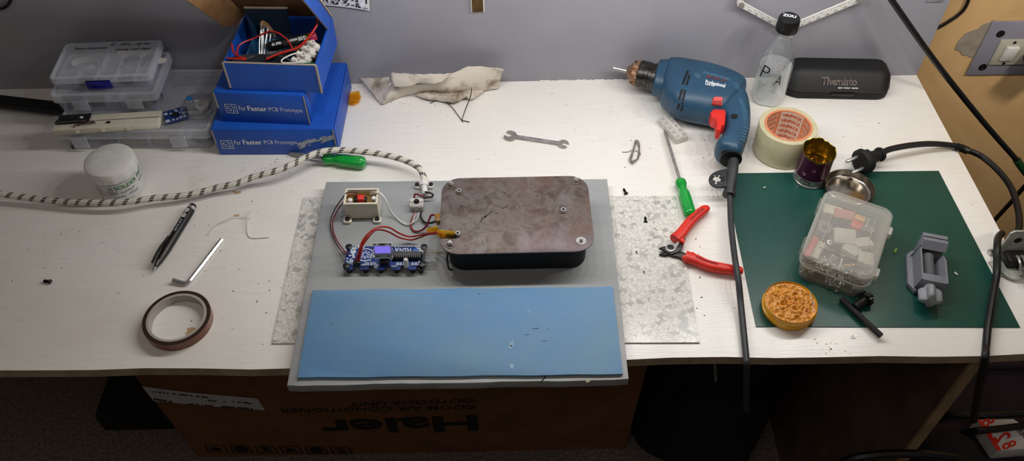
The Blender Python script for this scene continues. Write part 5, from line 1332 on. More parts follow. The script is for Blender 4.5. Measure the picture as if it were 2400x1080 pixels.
def cutters():
    z = .008; pv = P(1571, 582, z)
    t = thing('wire_cutters', 'open red-handled wire cutters on the worktop right of the speckled sheet', 'pliers', (pv.x, pv.y, 0))
    def flat(nm, pts, z0, z1, m, bev=.0005, sm=35): return part(nm, MB().slab([P(x, y, z1) for x, y in pts], z0, z1, bev), m, t, w=True, smooth=sm)
    flat('upper_jaw', [(1545, 580), (1556, 577), (1572, 572), (1582, 574), (1592, 560), (1607, 559), (1600, 580), (1590, 590), (1575, 595), (1562, 590), (1556, 584)], .0045, .0085, M_dark)
    flat('lower_jaw', [(1545, 594), (1556, 597), (1567, 594), (1575, 598), (1590, 601), (1604, 609), (1622, 601), (1608, 593), (1590, 586), (1577, 578), (1566, 580), (1560, 588)], .0025, .0065, M_dark)
    part('pivot_ring', MB().lathe([(.004, 0), (.0066, 0), (.0064, .0016), (.0044, .0018), (.004, 0)], 32, (pv.x, pv.y, .0085)), M_steel, t, w=True)
    part('pivot_pin', MB().lathe([(0, 0), (.0042, 0), (.0038, .0014), (0, .0018)], 24, (pv.x, pv.y, .0085)), M_dark, t, w=True)
    r = P(1593, 561, .0092); part('rivet', MB().lathe([(0, 0), (.0026, 0), (.0018, .0014), (0, .0018)], 16, (r.x, r.y, .0085)), M_steel, t, w=True)
    part('lever', MB().slab([P(x, y, .0089) for x, y in ((1589, 563), (1597, 561), (1584, 582), (1577, 580))], .0084, .0091), M_steel2, t, w=True)
    def grip(nm, ctr, ws, zc):
        L = []
        pts = catmull([P(x, y, zc) for x, y in ctr], 4); n = len(pts)
        for i, p in enumerate(pts):
            s = i/(n-1)*(len(ws)-1); k = min(int(s), len(ws)-2); w_ = ws[k] + (ws[k+1]-ws[k])*(s-k)
            d = (pts[min(i+1, n-1)]-pts[max(i-1, 0)]).normalized(); sd = Vector((-d.y, d.x, 0))
            ring = []
            for q in range(14):
                a = 2*PI*q/14; cx = math.copysign(abs(math.cos(a))**.7, math.cos(a)); sx = math.copysign(abs(math.sin(a))**.7, math.sin(a))
                ring.append(p + sd*cx*w_ + Vector((0, 0, sx*min(.0062, w_*.95))))
            L.append(ring)
        mb = MB(); mb.rings(L); return part(nm, mb, M_redg, t, w=True, smooth=60), pts
    g, p1 = grip('handle', [(1582, 561), (1597, 547), (1612, 527), (1632, 506), (1650, 492), (1661, 487)], [.0078, .0072, .0068, .0066, .0062, .0058, .003], .0085)
    part('grip_flare', MB().slab([P(x, y, .0095) for x, y in ((1574, 556), (1586, 549), (1606, 565), (1602, 572))], .0045, .0125, .002), M_redg, g, w=True)
    part('grip_inset', MB().tube([p1[9]+Vector((0, 0, .0058)), p1[12]+Vector((0, 0, .0059)), p1[15]+Vector((0, 0, .0058))], .002, 8, flat=.5), mat('darker_red_inset', '#a81f14', .5), g, w=True)
    g, p2 = grip('handle', [(1606, 601), (1630, 609), (1660, 622), (1700, 630), (1730, 634), (1741, 635)], [.0078, .0072, .0066, .0064, .006, .0055, .003], .0085)
    part('grip_flare', MB().slab([P(x, y, .0095) for x, y in ((1598, 602), (1624, 592), (1632, 598), (1606, 613))], .0045, .0125, .002), M_redg, g, w=True)
    part('grip_inset', MB().tube([p2[4]+Vector((0, 0, .0058)), p2[7]+Vector((0, 0, .0059)), p2[10]+Vector((0, 0, .0058))], .002, 8, flat=.5), mat('darker_red_inset2', '#a81f14', .5), g, w=True)
cutters()
# ------------------------------------------------------------------ drill
def drill():
    zc = .033
    t = thing('power_drill', 'blue corded power drill lying on its side on the white worktop', 'drill', P(1650, 240, 0))
    def loft(st, ex=2.6, n=32):
        """cross-sections given by their two ends as seen from the camera at height Z, with half-height HZ"""
        L = []
        for (x0, y0), (x1, y1), z, hz in st:
            a = P(x0, y0, z); b = P(x1, y1, z); c = (a+b)/2; u = (b-a)/2
            ring = []
            for k in range(n):
                q = 2*PI*k/n; cx = math.copysign(abs(math.cos(q))**(2/ex), math.cos(q)); sx = math.copysign(abs(math.sin(q))**(2/ex), math.sin(q))
                ring.append(c + u*cx + Vector((0, 0, hz*sx)))
            L.append(ring)
        return L
    def smooth_st(st, sub=3):
        F = catmull([Vector((a[0], a[1], 0)) for a, b, z, h in st], sub); G = catmull([Vector((b[0], b[1], 0)) for a, b, z, h in st], sub)
        Z = catmull([Vector((z, h, 0)) for a, b, z, h in st], sub)
        return [((f.x, f.y), (g.x, g.y), z.x, z.y) for f, g, z in zip(F, G, Z)]
    body = [((1567, 152), (1549, 222), zc, .024), ((1571, 151), (1552, 232), zc, .027), ((1592, 153), (1567, 246), zc, .030), ((1622, 158), (1590, 262), zc, .0315), ((1660, 166), (1632, 271), zc, .032),
            ((1698, 177), (1672, 278), zc, .031), ((1722, 187), (1700, 272), zc, .029), ((1738, 199), (1722, 248), zc, .026), ((1745, 207), (1734, 230), zc, .020), ((1747, 212), (1741, 222), zc, .010)]
    mb = MB(); mb.rings(loft(smooth_st(body)))
    hand = [((1672, 262), (1722, 196), zc, .021), ((1682, 272), (1743, 220), zc, .0225), ((1689, 280), (1752, 240), zc, .022), ((1693, 292), (1757, 268), zc, .021), ((1694, 306), (1757, 298), zc, .0205), ((1692, 322), (1753, 320), zc, .0205),
            ((1682, 338), (1748, 338), zc, .022), ((1675, 347), (1743, 352), zc, .0225), ((1680, 358), (1738, 364), zc, .021), ((1693, 365), (1733, 371), zc, .018), ((1702, 370), (1728, 373), zc, .014)]
    mb.rings(loft(smooth_st(hand)))
    hs = part('housing', mb, M_drill, t, w=True, smooth=50)
    T = bvh(hs)
    mb = MB(); mb.rings(loft([((1545, 153), (1529, 208), zc, .0215), ((1548, 152), (1531, 212), zc, .0235), ((1566, 152), (1549, 216), zc, .0245), ((1570, 152), (1552, 218), zc, .0245)], 2.1)); part('collar', mb, M_drill, t, w=True)
    # chuck along the drill axis
    a = P(1546, 184, zc); b = P(1470, 166, zc); d = (b-a).normalized(); Lc = (b-a).length
    a = a - d*.004
    g = lambda r, z, an: r*(1 + (.03*(1 if math.sin(an*18) > 0 else -1) if .036 < z < .044 else 0))
    L2 = (P(1497, 172, zc)-a).length; L3 = (P(1478, 168, zc)-a).length; L4 = (P(1470, 166, zc)-a).length
    part('chuck_sleeve', MB().lathe([(0, 0), (.0195, 0), (.0205, .002), (.0205, L2*.4), (.0195, L2*.42), (.0195, L2*.55), (.0205, L2*.57), (.0205, L2*.97), (.019, L2), (0, L2)], 40, a, d), mat('worn_black_steel', '#2f2e2d', .35, .8, col2='#55524e', scale=150), t, w=True)
    part('chuck_nose', MB().lathe([(0, L2), (.018, L2), (.0185, L2+.004), (.0175, L3-.004), (.012, L3), (.006, L4), (0, L4)], 36, a, d, lambda r, z, an: r*(1+(.05*math.copysign(1, math.sin(an*16)) if z < L2+.005 else 0))), mat('rusty_steel', '#8a5a3c', .5, .6, col2='#a58a74', scale=160), t, w=True, label='rusty brown chuck nose')
    for k in range(3):
        an = 2*PI*k/3 + .4; e1 = d.orthogonal().normalized(); e2 = d.cross(e1); r = .0145
        c = a + d*(L2+(L3-L2)*.45) + (e1*math.cos(an)+e2*math.sin(an))*.0182
        part('chuck_hole', MB().cyl(c, c - (e1*math.cos(an)+e2*math.sin(an))*.004, .0028, n=14), M_blackm, t, w=True)
    tip = P(1434, 158, zc)
    d2 = (tip - (a+d*(L4-.004))); Lb = d2.length; d2.normalize(); o = a + d*(L4-.004)
    L = []; e1 = d2.orthogonal().normalized(); e2 = d2.cross(e1)
    for i in range(60):
        s = i/59; tw = s*2*PI*3.4; tp = 1 if s < .93 else (1-s)/.07
        L.append([o + d2*Lb*s + (e1*math.cos(an+tw)*.0030 + e2*math.sin(an+tw)*.0013)*max(tp, .03) for an in [2*PI*k/10 for k in range(10)]])
    mb = MB(); mb.rings(L); part('drill_bit', mb, M_steel, t, w=True)
    # vents, button, emblem, grip dots, lettering lie on the housing
    mb = MB()
    for q, w_ in ((((1612, 166), (1600, 198)), 5.5), (((1616, 176), (1609, 200)), 4.5), (((1599, 209), (1592, 233)), 5), (((1606, 211), (1600, 236)), 5), (((1592, 243), (1588, 257)), 4.5), (((1600, 246), (1597, 260)), 4.5), (((1600, 239), (1599.5, 243)), 4)): onstrip(mb, T, q, w_, .0006)
    part('vent_slots', mb, M_blackm, t, w=True, label='black vent slots')
    mb = MB(); ontext(mb, T, 'Professional', (1653, 196), (46, 10), (1.2, -9), .0006, .03); part('lettering', mb, M_wht, t, w=True, label='white word Professional')
    mb = MB(); ontext(mb, T, 'GBM 350', (1652, 199), (22, 5), (.7, -4), .0006, .02); part('model_lettering', mb, M_wht, t, w=True)
    mb = MB(); ontext(mb, T, 'BOSCH', (1656, 183), (46, 10), (1.2, -8), .0006, .02); part('faded_lettering', mb, mat('faded_red_print', '#7a3a3c', .5), t, w=True, label='faded red lettering')
    mb = MB()
    for (x0, y0), (x1, y1), r0, n in (((1722, 196), (1735, 215), 8, 4), ((1735, 232), (1746, 262), 7, 5), ((1746, 262), (1748, 300), 7, 6), ((1748, 300), (1738, 335), 6, 5), ((1650, 170), (1715, 188), 0, 12)):
        for k in range(n):
            s = k/n
            for j in (-1, 0, 1):
                x = x0+(x1-x0)*s + (j*r0*.55 if r0 else 0); y = y0+(y1-y0)*s + (j*1.5 if r0 else j*1.0*2)
                p = surf(T, x, y, .0003)
                if p is not None: mb.ball(p, .0009, 6)
    part('grip_dots', mb, mat('lighter_blue_dot', '#5f93b0', .4), t, w=True, kind='stuff')
    def onslab(nm, pts, h, m, lbl=None, bev=.0):
        top = []; bot = []
        for x, y in pts:
            p = surf(T, x, y, 0); 
            if p is None: p = P(x, y, zc)
            n = Vector((0, -.45, .89)); bot.append(p - n*.004); top.append(p + n*h)
        mb = MB(); c = sum(top, Vector())/len(top); mid = [q - Vector((0, -.45, .89))*h*.25 for q in top]
        mb.rings([bot, mid, [c+(q-c)*.93 for q in top]]); return part(nm, mb, m, t, w=True, label=lbl)
    s = onslab('mode_switch', [(1668, 246), (1690, 250), (1693, 232), (1690, 229), (1672, 229), (1670, 234)], .004, M_red, 'red ridged slide switch')
    mb = MB()
    for k in range(4):
        x = 1672+k*4.6
        mb.tube([surf(T, x+1.6, 237, .0046), surf(T, x, 247.5, .0046)], .0006, 6)
    part('switch_ridges', mb, mat('dark_red_ridge', '#8e120e', .5), s, w=True)
    # trigger
    mb = MB(); pts = [(1667, 275), (1665, 264), (1672, 257), (1697, 258), (1701, 263), (1699, 293), (1691, 297), (1689, 307), (1680, 305), (1678, 282)]
    mb.slab([P(x, y, zc+.0205) for x, y in pts], zc+.004, zc+.0225, .002); part('trigger', mb, M_red, t, w=True, label='red trigger')
    mb = MB(); onpoly(mb, T, [(1721 + 8*math.cos(a), 273 + 5.6*math.sin(a)) for a in [2*PI*k/20 for k in range(20)]], .0008); part('lock_button', mb, M_black, t, w=True, label='round black lock button')
    mb = MB(); onpoly(mb, T, [(1628, 170), (1642, 174), (1640, 185), (1634, 185), (1627, 179)], .0004); part('moulded_badge', mb, mat('scuffed_blue', '#3a5f78', .5), t, w=True)
    part('cord_boot', MB().lathe([(0, 0), (.0135, 0), (.0145, .004), (.0145, .010), (0, .010)], 28, P(1715, 372, zc)+Vector((0, .008, 0)), (P(1716, 385, zc)-P(1715, 370, zc))), M_black, t, w=True)
    # cord sleeve, hanging tab and cord belong to the drill
    sl = catmull([P(1719, 374, .031), P(1717, 400, .028), P(1713, 425, .024), P(1709, 452, .020)], 5)
    mb = MB(); mb.tube(sl, .0075, 14, 1); mb.lathe([(0, 0), (.0085, 0), (.0085, .004), (0, .004)], 20, sl[-1]-Vector((0, 0, 0)), sl[-1]-sl[-2]); k = part('cord_sleeve', mb, M_rubber, t, w=True)
    zt = .026
    C = P(1681, 420, zt); n = 40
    outl = [P(x, y, zt) for x, y in ((1709, 397), (1690, 399), (1674, 405), (1664, 413), (1661, 421), (1664, 430), (1672, 437), (1683, 440), (1706, 438))]
    o2 = catmull(outl, 4)
    def inner(a):
        sp_ = [10, 55, 100, 150, 200, 250, 300, 340]; r = .0052
        for q in sp_:
            dd = abs((math.degrees(a) - q + 180) % 360 - 180)
            if dd < 9: r = .0105
        return r
    m_ = 120; cen = P(1680, 420, zt)
    # the tab is a plate with a star-shaped hole: join an even number of outer and inner points
    def outer(a):
        d_ = Vector((math.cos(a), math.sin(a), 0)); best = None
        pts = o2 + [o2[0]]
        for p, q in zip(pts, pts[1:]):
            ex, ey = q.x-p.x, q.y-p.y; den = d_.x*ey - d_.y*ex
            if abs(den) < 1e-12: continue
            tt = ((p.x-cen.x)*ey - (p.y-cen.y)*ex)/den; uu = ((p.x-cen.x)*d_.y - (p.y-cen.y)*d_.x)/den
            if tt > 0 and -.001 <= uu <= 1.001: best = tt if best is None else min(best, tt)
        return best or .02
    A = []; B = []
    for i in range(m_):
        a = 2*PI*i/m_; ro = outer(a); ri = min(inner(a), ro-.002); u = Vector((math.cos(a), math.sin(a), 0)); A.append(cen+u*ro); B.append(cen+u*ri)
    z1, z0 = Vector((0, 0, .0013)), Vector((0, 0, -.0013)); mb = MB()
    mb.rings([[p+z0 for p in A], [p+z1 for p in A], [p+z1 for p in B], [p+z0 for p in B], [p+z0 for p in A]], False, False)
    part('hanging_tab', mb, M_rubber, k, w=True)
    part('cord', MB().tube([sl[-1], P(1711, 470, .018), P(1713, 520, .016), P(1719, 580, .02), P(1726, 630, .0235), P(1731, 660, .021), P(1736, 710, .012), P(1742, 770, .008), P(1747, 820, .007), P(1749, 842, .0065), PY(1750, 853, -.010), PY(1750, 875, -.012), PY(1749, 925, -.014), PY(1749, 960, -.012)], .0039, 10), M_rubber, t, w=True)
drill()
# ------------------------------------------------------------------ bottle
def bottle():
    c = P(1797, 229, .0004); ztop = PY(1842, 44, c.y).z
    t = thing('water_bottle', 'small clear water bottle with a black cap, half full, standing behind the tape roll', 'bottle', c)
    k = ztop/.16; R = .0252
    prof = [(0, .004), (.008, .0045), (.016, .002), (.021, 0), (.0240, .003), (.0254, .012), (.0250, .02), (R, .034), (.0246, .062), (.0240, .078), (.0218, .092), (.0172, .108), (.0128, .122), (.0108, .130), (.0108, .134), (.0132, .1345), (.0132, .137), (.0105, .1375), (.0105, .141)]
    prof = [(r, z*k) for r, z in prof]
    ft = lambda r, z, an: r*(1 - (.10*max(0, math.cos(an*5))*(1 - z/(.02*k)) if z < .02*k and r > .02 else 0))
    ins = [(max(r-.0006, .0001), z) for r, z in reversed(prof)]
    part('bottle_shell', MB().lathe(prof + [(0, .1412*k)], 48, wob=ft), M_pet, t, smooth=60)
    wl = PY(1806, 152, c.y).z
    wp = [(r-.0009, z+.0006) for r, z in prof if 0 < z < wl]; 
    part('water', MB().lathe([(0, .006)] + wp + [(R*.93, wl), (0, wl)], 48, wob=ft), M_water, t, smooth=60)
    cz = .1400*k
    part('cap', MB().lathe([(0, cz-.0005), (.0152, cz-.0005), (.0155, cz+.001), (.0150, cz+.0165), (.0138, cz+.019), (0, cz+.0193)], 72, wob=lambda r, z, a: r + (.00025*math.copysign(1, math.sin(a*40)) if cz+.002 < z < cz+.015 else 0)), M_black, t)
    mb = MB(); mb.text('ZOU', (-.0095, .0035, cz+.0196), (.0175, -.0065, 0), (.002, .0068, 0), .06); part('cap_lettering', mb, M_wht, t)
    ca = math.atan2(CAM.y-c.y, CAM.x-c.x); R2 = R+.0004
    mb = MB(); mb.wrap('P', (0, 0), R2, ca-.80, ca-.22, .050, .072, -.012, .2); mb.wrap('A', (0, 0), R2, ca+.12, ca+.52, .044, .061, -.012, .25); part('handwriting', mb, M_ink, t, label='black marker letters P A')
bottle()
# ------------------------------------------------------------------ glasses case
def glasses_case():
    M, L = frame((1862, 232), (2056, 236), 0)
    t = thing('glasses_case', 'black glasses case with worn lettering against the grey board', 'glasses case', M)
    Dp = .050
    def sec(zs, k=1, dy=0):  # cross-section (y, z)
        return [(y*k+dy, z*(.25+.75*k)) for y, z in zs]
    base = [(.002, .0002), (0, .003), (0, .012), (.001, .0135), (Dp, .0135), (Dp, .0002)]
    lid = [(-.0006, .0138), (-.001, .016), (.012, .034), (.018, .0395), (.024, .042), (Dp-.004, .042), (Dp, .038), (Dp, .0138)]
    def body(zs, z0):
        st = [(-.016, .50, .012), (-.012, .72, .008), (-.004, .92, .003), (.004, 1, 0), (L-.002, 1, 0), (L+.006, .94, .002), (L+.012, .8, .006), (L+.016, .6, .012)]
        return [[(x, y*k+dy, z0 + (z-z0)*k if z0 else z*min(1, k+.25)) for y, z in zs] for x, k, dy in st]
    mb = MB(); mb.rings(body(base, 0)); part('case_base', mb, M_blackm, t, smooth=30)
    mb = MB(); mb.rings(body(lid, .0138)); part('case_lid', mb, mat('grained_black_leatherette', '#101011', .55, col2='#0a0a0b', scale=400, bump=.3, bscale=900), t, smooth=30)
    part('opening_tab', MB().box((L*.55, -.0008, .0115), (.034, .003, .006), bev=.001), M_black, t)
    n = Vector((0, -.018, .0131)).normalized(); up = Vector((0, .0131, .018)).normalized()
    o = Vector((L*.27, .0019, .0208)) + n*.0012 + up*.0035
    mb = MB(); mb.text('Themisto', o, (L*.43, 0, 0), up*.0125, .045); part('lettering', mb, mat('worn_grey_print', '#665a56', .5, col2='#3a3331', scale=220, fac=(.45, .65)), t, label='worn grey lettering')
    o = Vector((L*.48, -.0006, .0166)) + n*.0012 + up*.0035
    mb = MB(); mb.text('eye wear cases', o, (L*.24, 0, 0), up*.0028, .015); part('small_lettering', mb, M_wht, t)
glasses_case()
# ------------------------------------------------------------------ packing tape roll
def pack_tape():
    zt = .047
    c = P(1848, 294, zt); ro = (P(1917, 297, zt)-P(1780, 291, zt)).length/2; ri = ro*.765
    t = thing('packing_tape_roll', 'wide clear packing tape roll with a printed orange core', 'tape roll', (c.x, c.y, .0004))
    part('tape', MB().lathe([(ri+.0022, .0003), (ro-.0006, .0003), (ro, .001), (ro, zt-.001), (ro-.0006, zt), (ri+.0022, zt), (ri+.0022, .0003)], 80), mat('beige_wound_tape', '#cdc5a4', .22, col2='#bdb48f', scale=30, Coat_Weight=.3), t)
    part('core', MB().lathe([(ri-.0010, .0002), (ri+.0021, .0002), (ri+.0021, zt+.0004), (ri-.0010, zt+.0004), (ri-.0010, .0002)], 80), M_orange, t, label='orange printed card core')
    r = ri-.0013
    vw = 1.1  # the pale printed field faces the viewer on the far side
    af = math.atan2(c.y-CAM.y, c.x-CAM.x)
    mb = MB(); mb.rings([[(r*math.cos(af-.62+i*1.12/20), r*math.sin(af-.62+i*1.12/20), z) for i in range(21)] for z in (.0006, zt-.0004)], close=False)
    part('pale_field', mb, M_corew, t)
    mb = MB(); r2 = r-.0004
    for k in range(5):
        z = zt-.009-k*.0095
        mb.wrap('VINPACK', (0, 0), r2, af+.42, af-.55, z, z+.0052, .03)
    part('lettering', mb, M_otext, t, label='orange lettering')
    mb = MB()
    for k in range(5):
        z = zt-.0065-k*.0095
        mb.wrap('VINPACK', (0, 0), r2, af+1.55, af+.62, z-.002, z+.0035, .03)
    part('pale_lettering', mb, M_corew, t); mb = MB()
    for k in range(5):
        z = zt-.0065-k*.0095; mb.wrap('VINPACK', (0, 0), r2, af-.74, af-1.7, z-.002, z+.0035, .03)
    part('pale_lettering', mb, M_corew, t)
    mb = MB()
    for k in range(5):
        z = zt-.0118-k*.0095; mb.wrap('self adhesive tapes', (0, 0), r2, af+.36, af-.5, z, z+.0018)
    part('small_lettering', mb, mat('pale_orange_ink', '#dba888', .7), t)
pack_tape()
# ------------------------------------------------------------------ cut tin and tin lid
def cut_tin():
    c = P(1897, 417, .0012); t = thing('cut_tin', 'purple labelled tin cut open at the top, gold inside, on the green mat', 'tin', c)
    R = .0215; h = .052
    def rim(a): return h + .0009*math.sin(a*5+1) + .0006*math.sin(a*11) + .003*max(0, math.cos(a-2.0)) - .003*max(0, math.cos(a+1.6))
    n = 64; an = [2*PI*k/n for k in range(n)]
    circ = lambda r, z: [(r*math.cos(a), r*math.sin(a), z(a) if callable(z) else z) for a in an]
    mb = MB(); mb.rings([circ(R*.95, 0), circ(R*1.03, .0008), circ(R*1.03, .0024), circ(R, .003), circ(R, .0138)], True, False); part('base_band', mb, M_steel2, t)
    mb = MB(); mb.rings([circ(R+.0001, .0136), circ(R+.0001, lambda a: rim(a)-.003)], False, False); part('purple_label', mb, M_purple, t, smooth=180)
    mb = MB(); mb.rings([circ(R, lambda a: rim(a)-.0032), circ(R+.0004+.0003, lambda a: rim(a)-.0012), circ(R+.0003, rim), circ(R-.0006, lambda a: rim(a)-.0004), circ(R-.0008, .002)], False, True); part('gold_lining', mb, M_gold, t, smooth=60, label='gold lacquered inside and ragged rim')
    ca = math.atan2(CAM.y-c.y, CAM.x-c.x); r = R+.0005
    mb = MB()
    def tri(a, z, s, fl):
        P3 = [(a-s, z), (a+s, z), (a, z+(s*R*1.7 if fl else -s*R*1.7))]; m = (sum(p[0] for p in P3)/3, sum(p[1] for p in P3)/3)
        S = lambda q: (r*math.cos(q[0]), r*math.sin(q[0]), q[1])
        for i in range(3):
            u, v = P3[i], P3[(i+1) % 3]; iu = (u[0]+(m[0]-u[0])*.2, u[1]+(m[1]-u[1])*.2); iv = (v[0]+(m[0]-v[0])*.2, v[1]+(m[1]-v[1])*.2)
            mb.poly([S(u), S(v), S(iv), S(iu)])
            mb.poly([S(u), S((u[0]+.025, u[1])), S((m[0]+.025, m[1])), S(m)])
    tri(ca-.38, .024, .14, False); tri(ca+.12, .031, .13, True)
    part('triangle_marks', mb, mat('pale_pink_print', '#c9a9c4', .5), t)
    mb = MB(); r = R+.0005
    A = [[(r*math.cos(ca-.5+i*.62/8), r*math.sin(ca-.5+i*.62/8), z) for i in range(9)] for z in (.0068, .0112)]; mb.rings(A, close=False); part('black_panel', mb, M_black, t)
    mb = MB(); mb.wrap('WINE PAIR NO7', (0, 0), r+.0003, ca-.46, ca+.08, .0079, .0101, .02); part('lettering', mb, M_wht, t)
    mb = MB(); rnd = random.Random(2)
    for k in range(70):
        a = rnd.uniform(0, 2*PI); q = R*.8*math.sqrt(rnd.random()); mb.box((q*math.cos(a), q*math.sin(a), .026+.004*rnd.random()), (.0022, .0012, .001), Matrix.Rotation(rnd.uniform(0, 6), 3, (rnd.random(), rnd.random(), 1)))
    mb.lathe([(0, .004), (R*.93, .004), (R*.93, .0255), (0, .0275)], 32)
    part('brass_shavings', mb, M_brass, t, kind='stuff')
cut_tin()
def tin_lid():
    c = P(1985, 452, .0012); r = .0322; t = thing('tin_lid', 'shallow shiny tin lid lying open side up behind the hardware box', 'lid', c)
    part('lid_body', MB().lathe([(0, .0006), (r*.82, .0006), (r*.86, .0002), (r*.95, .001), (r, .004), (r, .012), (r*1.015, .0128), (r*.99, .0134), (r*.975, .0125), (r*.975, .005), (r*.9, .0022), (r*.84, .0018), (r*.8, .0026), (0, .0024)], 72), M_tinlid, t, smooth=60)
tin_lid()
# ------------------------------------------------------------------ green cutting mat
def mat_():
    q = PP([(1772, 765, .0011), (2391, 767, .0011), (2200, 400, .0011), (1697, 406, .0011)])
    e = [q[0], q[1], q[2], q[3]]
    m = M_teal
    o = one('cutting_mat', MB().slab(e, .0001, .0011, 0), m, 'dark green cutting mat on the right of the white worktop', 'mat')
    t = o
    mb = MB(); rnd = random.Random(21)
    for (x, y, l, a, n) in ((1795, 510, 26, 1.3, 9), (1775, 520, 20, 1.2, 5), (1800, 585, 40, -1.1, 3), (1835, 600, 34, -.9, 3), (1850, 465, 8, .2, 2), (2170, 460, 60, .12, 1), (2170, 560, 50, .1, 1), (1880, 720, 12, -.4, 1), (2000, 720, 30, .7, 2), (1760, 570, 30, 1.4, 2)):
        for k in range(n):
            x0 = x+rnd.gauss(0, 9); y0 = y+rnd.gauss(0, 9); L = l*rnd.uniform(.3, 1); b = a+rnd.gauss(0, .12)
            dx, dy = L*math.cos(b), L*math.sin(b); w = .35 if n > 3 else .25
            mb.poly([P(x0, y0, .0013), P(x0+dx, y0+dy, .0013), P(x0+dx+w, y0+dy+w, .0013), P(x0+w, y0+w, .0013)])
    part('scratches', mb, mat('pale_scratch', '#3f7468', .6), t, w=True, label='pale scratches', kind='stuff')
mat_()
# ------------------------------------------------------------------ clear box of screws
def hardware_box():
    zl = .041
    fl, fr, br, bl = P(1859, 598, zl), P(2030, 662, zl), P(2112, 497, zl), P(1950, 444, zl)
    ex = ((fr-fl)+(br-bl)).normalized(); W = ((fr-fl).length+(br-bl).length)/2; D = ((bl-fl).length+(br-fr).length)/2
    c = (fl+fr+br+bl)/4; an = math.atan2(ex.y, ex.x)
    M = Matrix.Translation((c.x, c.y, .0012)) @ Matrix.Rotation(an, 4, 'Z'); h = zl-.0012
    t = thing('hardware_box', 'clear lidded plastic box of screws and nuts on the green mat', 'box', M)
    part('tray', MB().tray(W-.004, D-.004, .0275, .0014, .012, 0, 0, 0, .003), M_boxtray, t)
    mb = MB(); o = lambda q, z: [(x, y, z) for x, y in rrect(W-2*q, D-2*q, .015-q*.5, 6)]
    mb.rings([o(.0005, .026), o(0, .0268), o(0, .0285), o(.0016, .0285), o(.0016, .026), o(.0005, .026)], False, False); part('tray_rim', mb, M_frost2, t)
    # the lid sits a little proud at the front right corner
    ML = Matrix.Rotation(-.03, 4, 'X') @ Matrix.Translation((0, 0, .0015))
    mb = MB(ML); mb.rings([o(.0012, .029), o(0, .029), o(0, h-.002), o(.002, h-.0003), o(.0048, h), o(.0058, h-.0012), o(.012, h-.0012), ], False, False)
    mb.rings([o(.0012, .029), o(.0012, h-.003), o(.006, h-.0022)], False, False)
    lid = part('lid', mb, M_frost2, t)
    mb = MB(ML); mb.prism(rrect(W-.0122, D-.0122, .010, 6), h-.0022, h-.0012); part('lid_panel', mb, M_frost2, lid)
    mb = MB(ML)
    for q, e in ((0, 0),):
        w2, d2 = W*.29, D*.31
        for a, b in (((-w2, -d2), (w2, -d2)), ((w2, -d2), (w2, d2)), ((w2, d2), (-w2, d2)), ((-w2, d2), (-w2, -d2))):
            mb.box(((a[0]+b[0])/2, (a[1]+b[1])/2, h-.0008), (abs(a[0]-b[0])+.0012, abs(a[1]-b[1])+.0012, .0012))
    part('raised_frame', mb, M_frost2, lid)
    for y in (-.28, .28):
        part('hinge', MB().box((W/2+.002, D*y, .027), (.006, .014, .010), bev=.0015), M_nylon, t)
        part('latch', MB().box((-W/2-.0008, D*y, .031), (.003, .02, .014), bev=.001), M_frost2, t)
    # contents
    gr = 'loose hardware in the clear screw box'; rnd = random.Random(31)
    def sp_(): 
        x = rnd.uniform(-.36, .34)*W; y = rnd.uniform(-.41, .38)*D; return x, y
    ps = thing('machine_screw', 'loose steel screw lying in the clear screw box', 'screw', M @ Matrix.Translation((0, 0, .01)), gr)
    part('head', MB().lathe([(0, 0), (.0024, 0), (.0030, .0008), (.0028, .0022), (0, .0026)], 12, (0, 0, 0), (-1, 0, 0)), M_zinc, ps)
    part('shank', MB().cyl((0, 0, 0), (.0125, 0, 0), .0013, n=8), M_zinc, ps)
    pn = thing('hex_nut', 'loose steel nut lying in the clear screw box', 'nut', M @ Matrix.Translation((0, 0, .02)), gr + ', nuts')
    part('nut_body', MB().lathe([(.0016, 0), (.0036, 0), (.0036, .0028), (.0016, .0028), (.0016, 0)], 6), M_zinc, pn)
    def pose(x, y, z, rot): return M @ Matrix.Translation((x, y, z)) @ rot
    k = 0
    for i in range(104):
        x, y = sp_()
        if i < 56: y = rnd.uniform(-.40, -.28)*D
        z = .003 + .016*rnd.random()
        R = Matrix.Rotation(rnd.uniform(0, 6.28), 4, 'Z') @ Matrix.Rotation(rnd.uniform(-.5, .5), 4, 'Y')
        if i % 3 < 2:
            if i == 0: ps.matrix_world = pose(x, y, z, R); ORG[ps.name] = ps.matrix_world.copy()
            else: dup(ps, pose(x, y, z, R))
        else:
            R = R @ Matrix.Rotation(rnd.uniform(-1, 1), 4, 'X')
            if i == 2: pn.matrix_world = pose(x, y, z, R); ORG[pn.name] = pn.matrix_world.copy()
            else: dup(pn, pose(x, y, z, R))
    fill = MB(M); fill.prism(rrect(W-.012, D-.014, .01, 5), .0018, .0045)
    one('screw_layer', fill, mat('dark_small_hardware', '#6f6c66', .35, .6, col2='#34322f', scale=420, fac=(.4, .6)), 'bottom layer of small steel hardware in the clear screw box', 'hardware', kind='stuff')
    def piece(lbl, cat, x, y, z, sx, sy, sz, m, rz=0, nm='plastic_piece', rx=0):
        R = Matrix.Rotation(rz, 3, 'Z') @ Matrix.Rotation(rx, 3, 'X')
        mb = MB(M); mb.box((W*x, D*y, z), (sx, sy, sz), R, .0012); return one(nm, mb, m, lbl, cat)
    piece('yellow plastic block near the back of the clear screw box', 'connector', .09, .30, .031, .013, .009, .006, mat('yellow_plastic', '#e0a22a', .4), -.1, 'plastic_block')
    piece('red plastic block under the yellow one in the clear screw box', 'connector', .08, .23, .0275, .014, .012, .006, M_red, -.1, 'plastic_block')
    piece('pinkish red card piece at the back left of the clear screw box', 'card piece', -.13, .33, .026, .026, .016, .003, mat('pale_red_card', '#c9746c', .6), .2, 'card_piece')
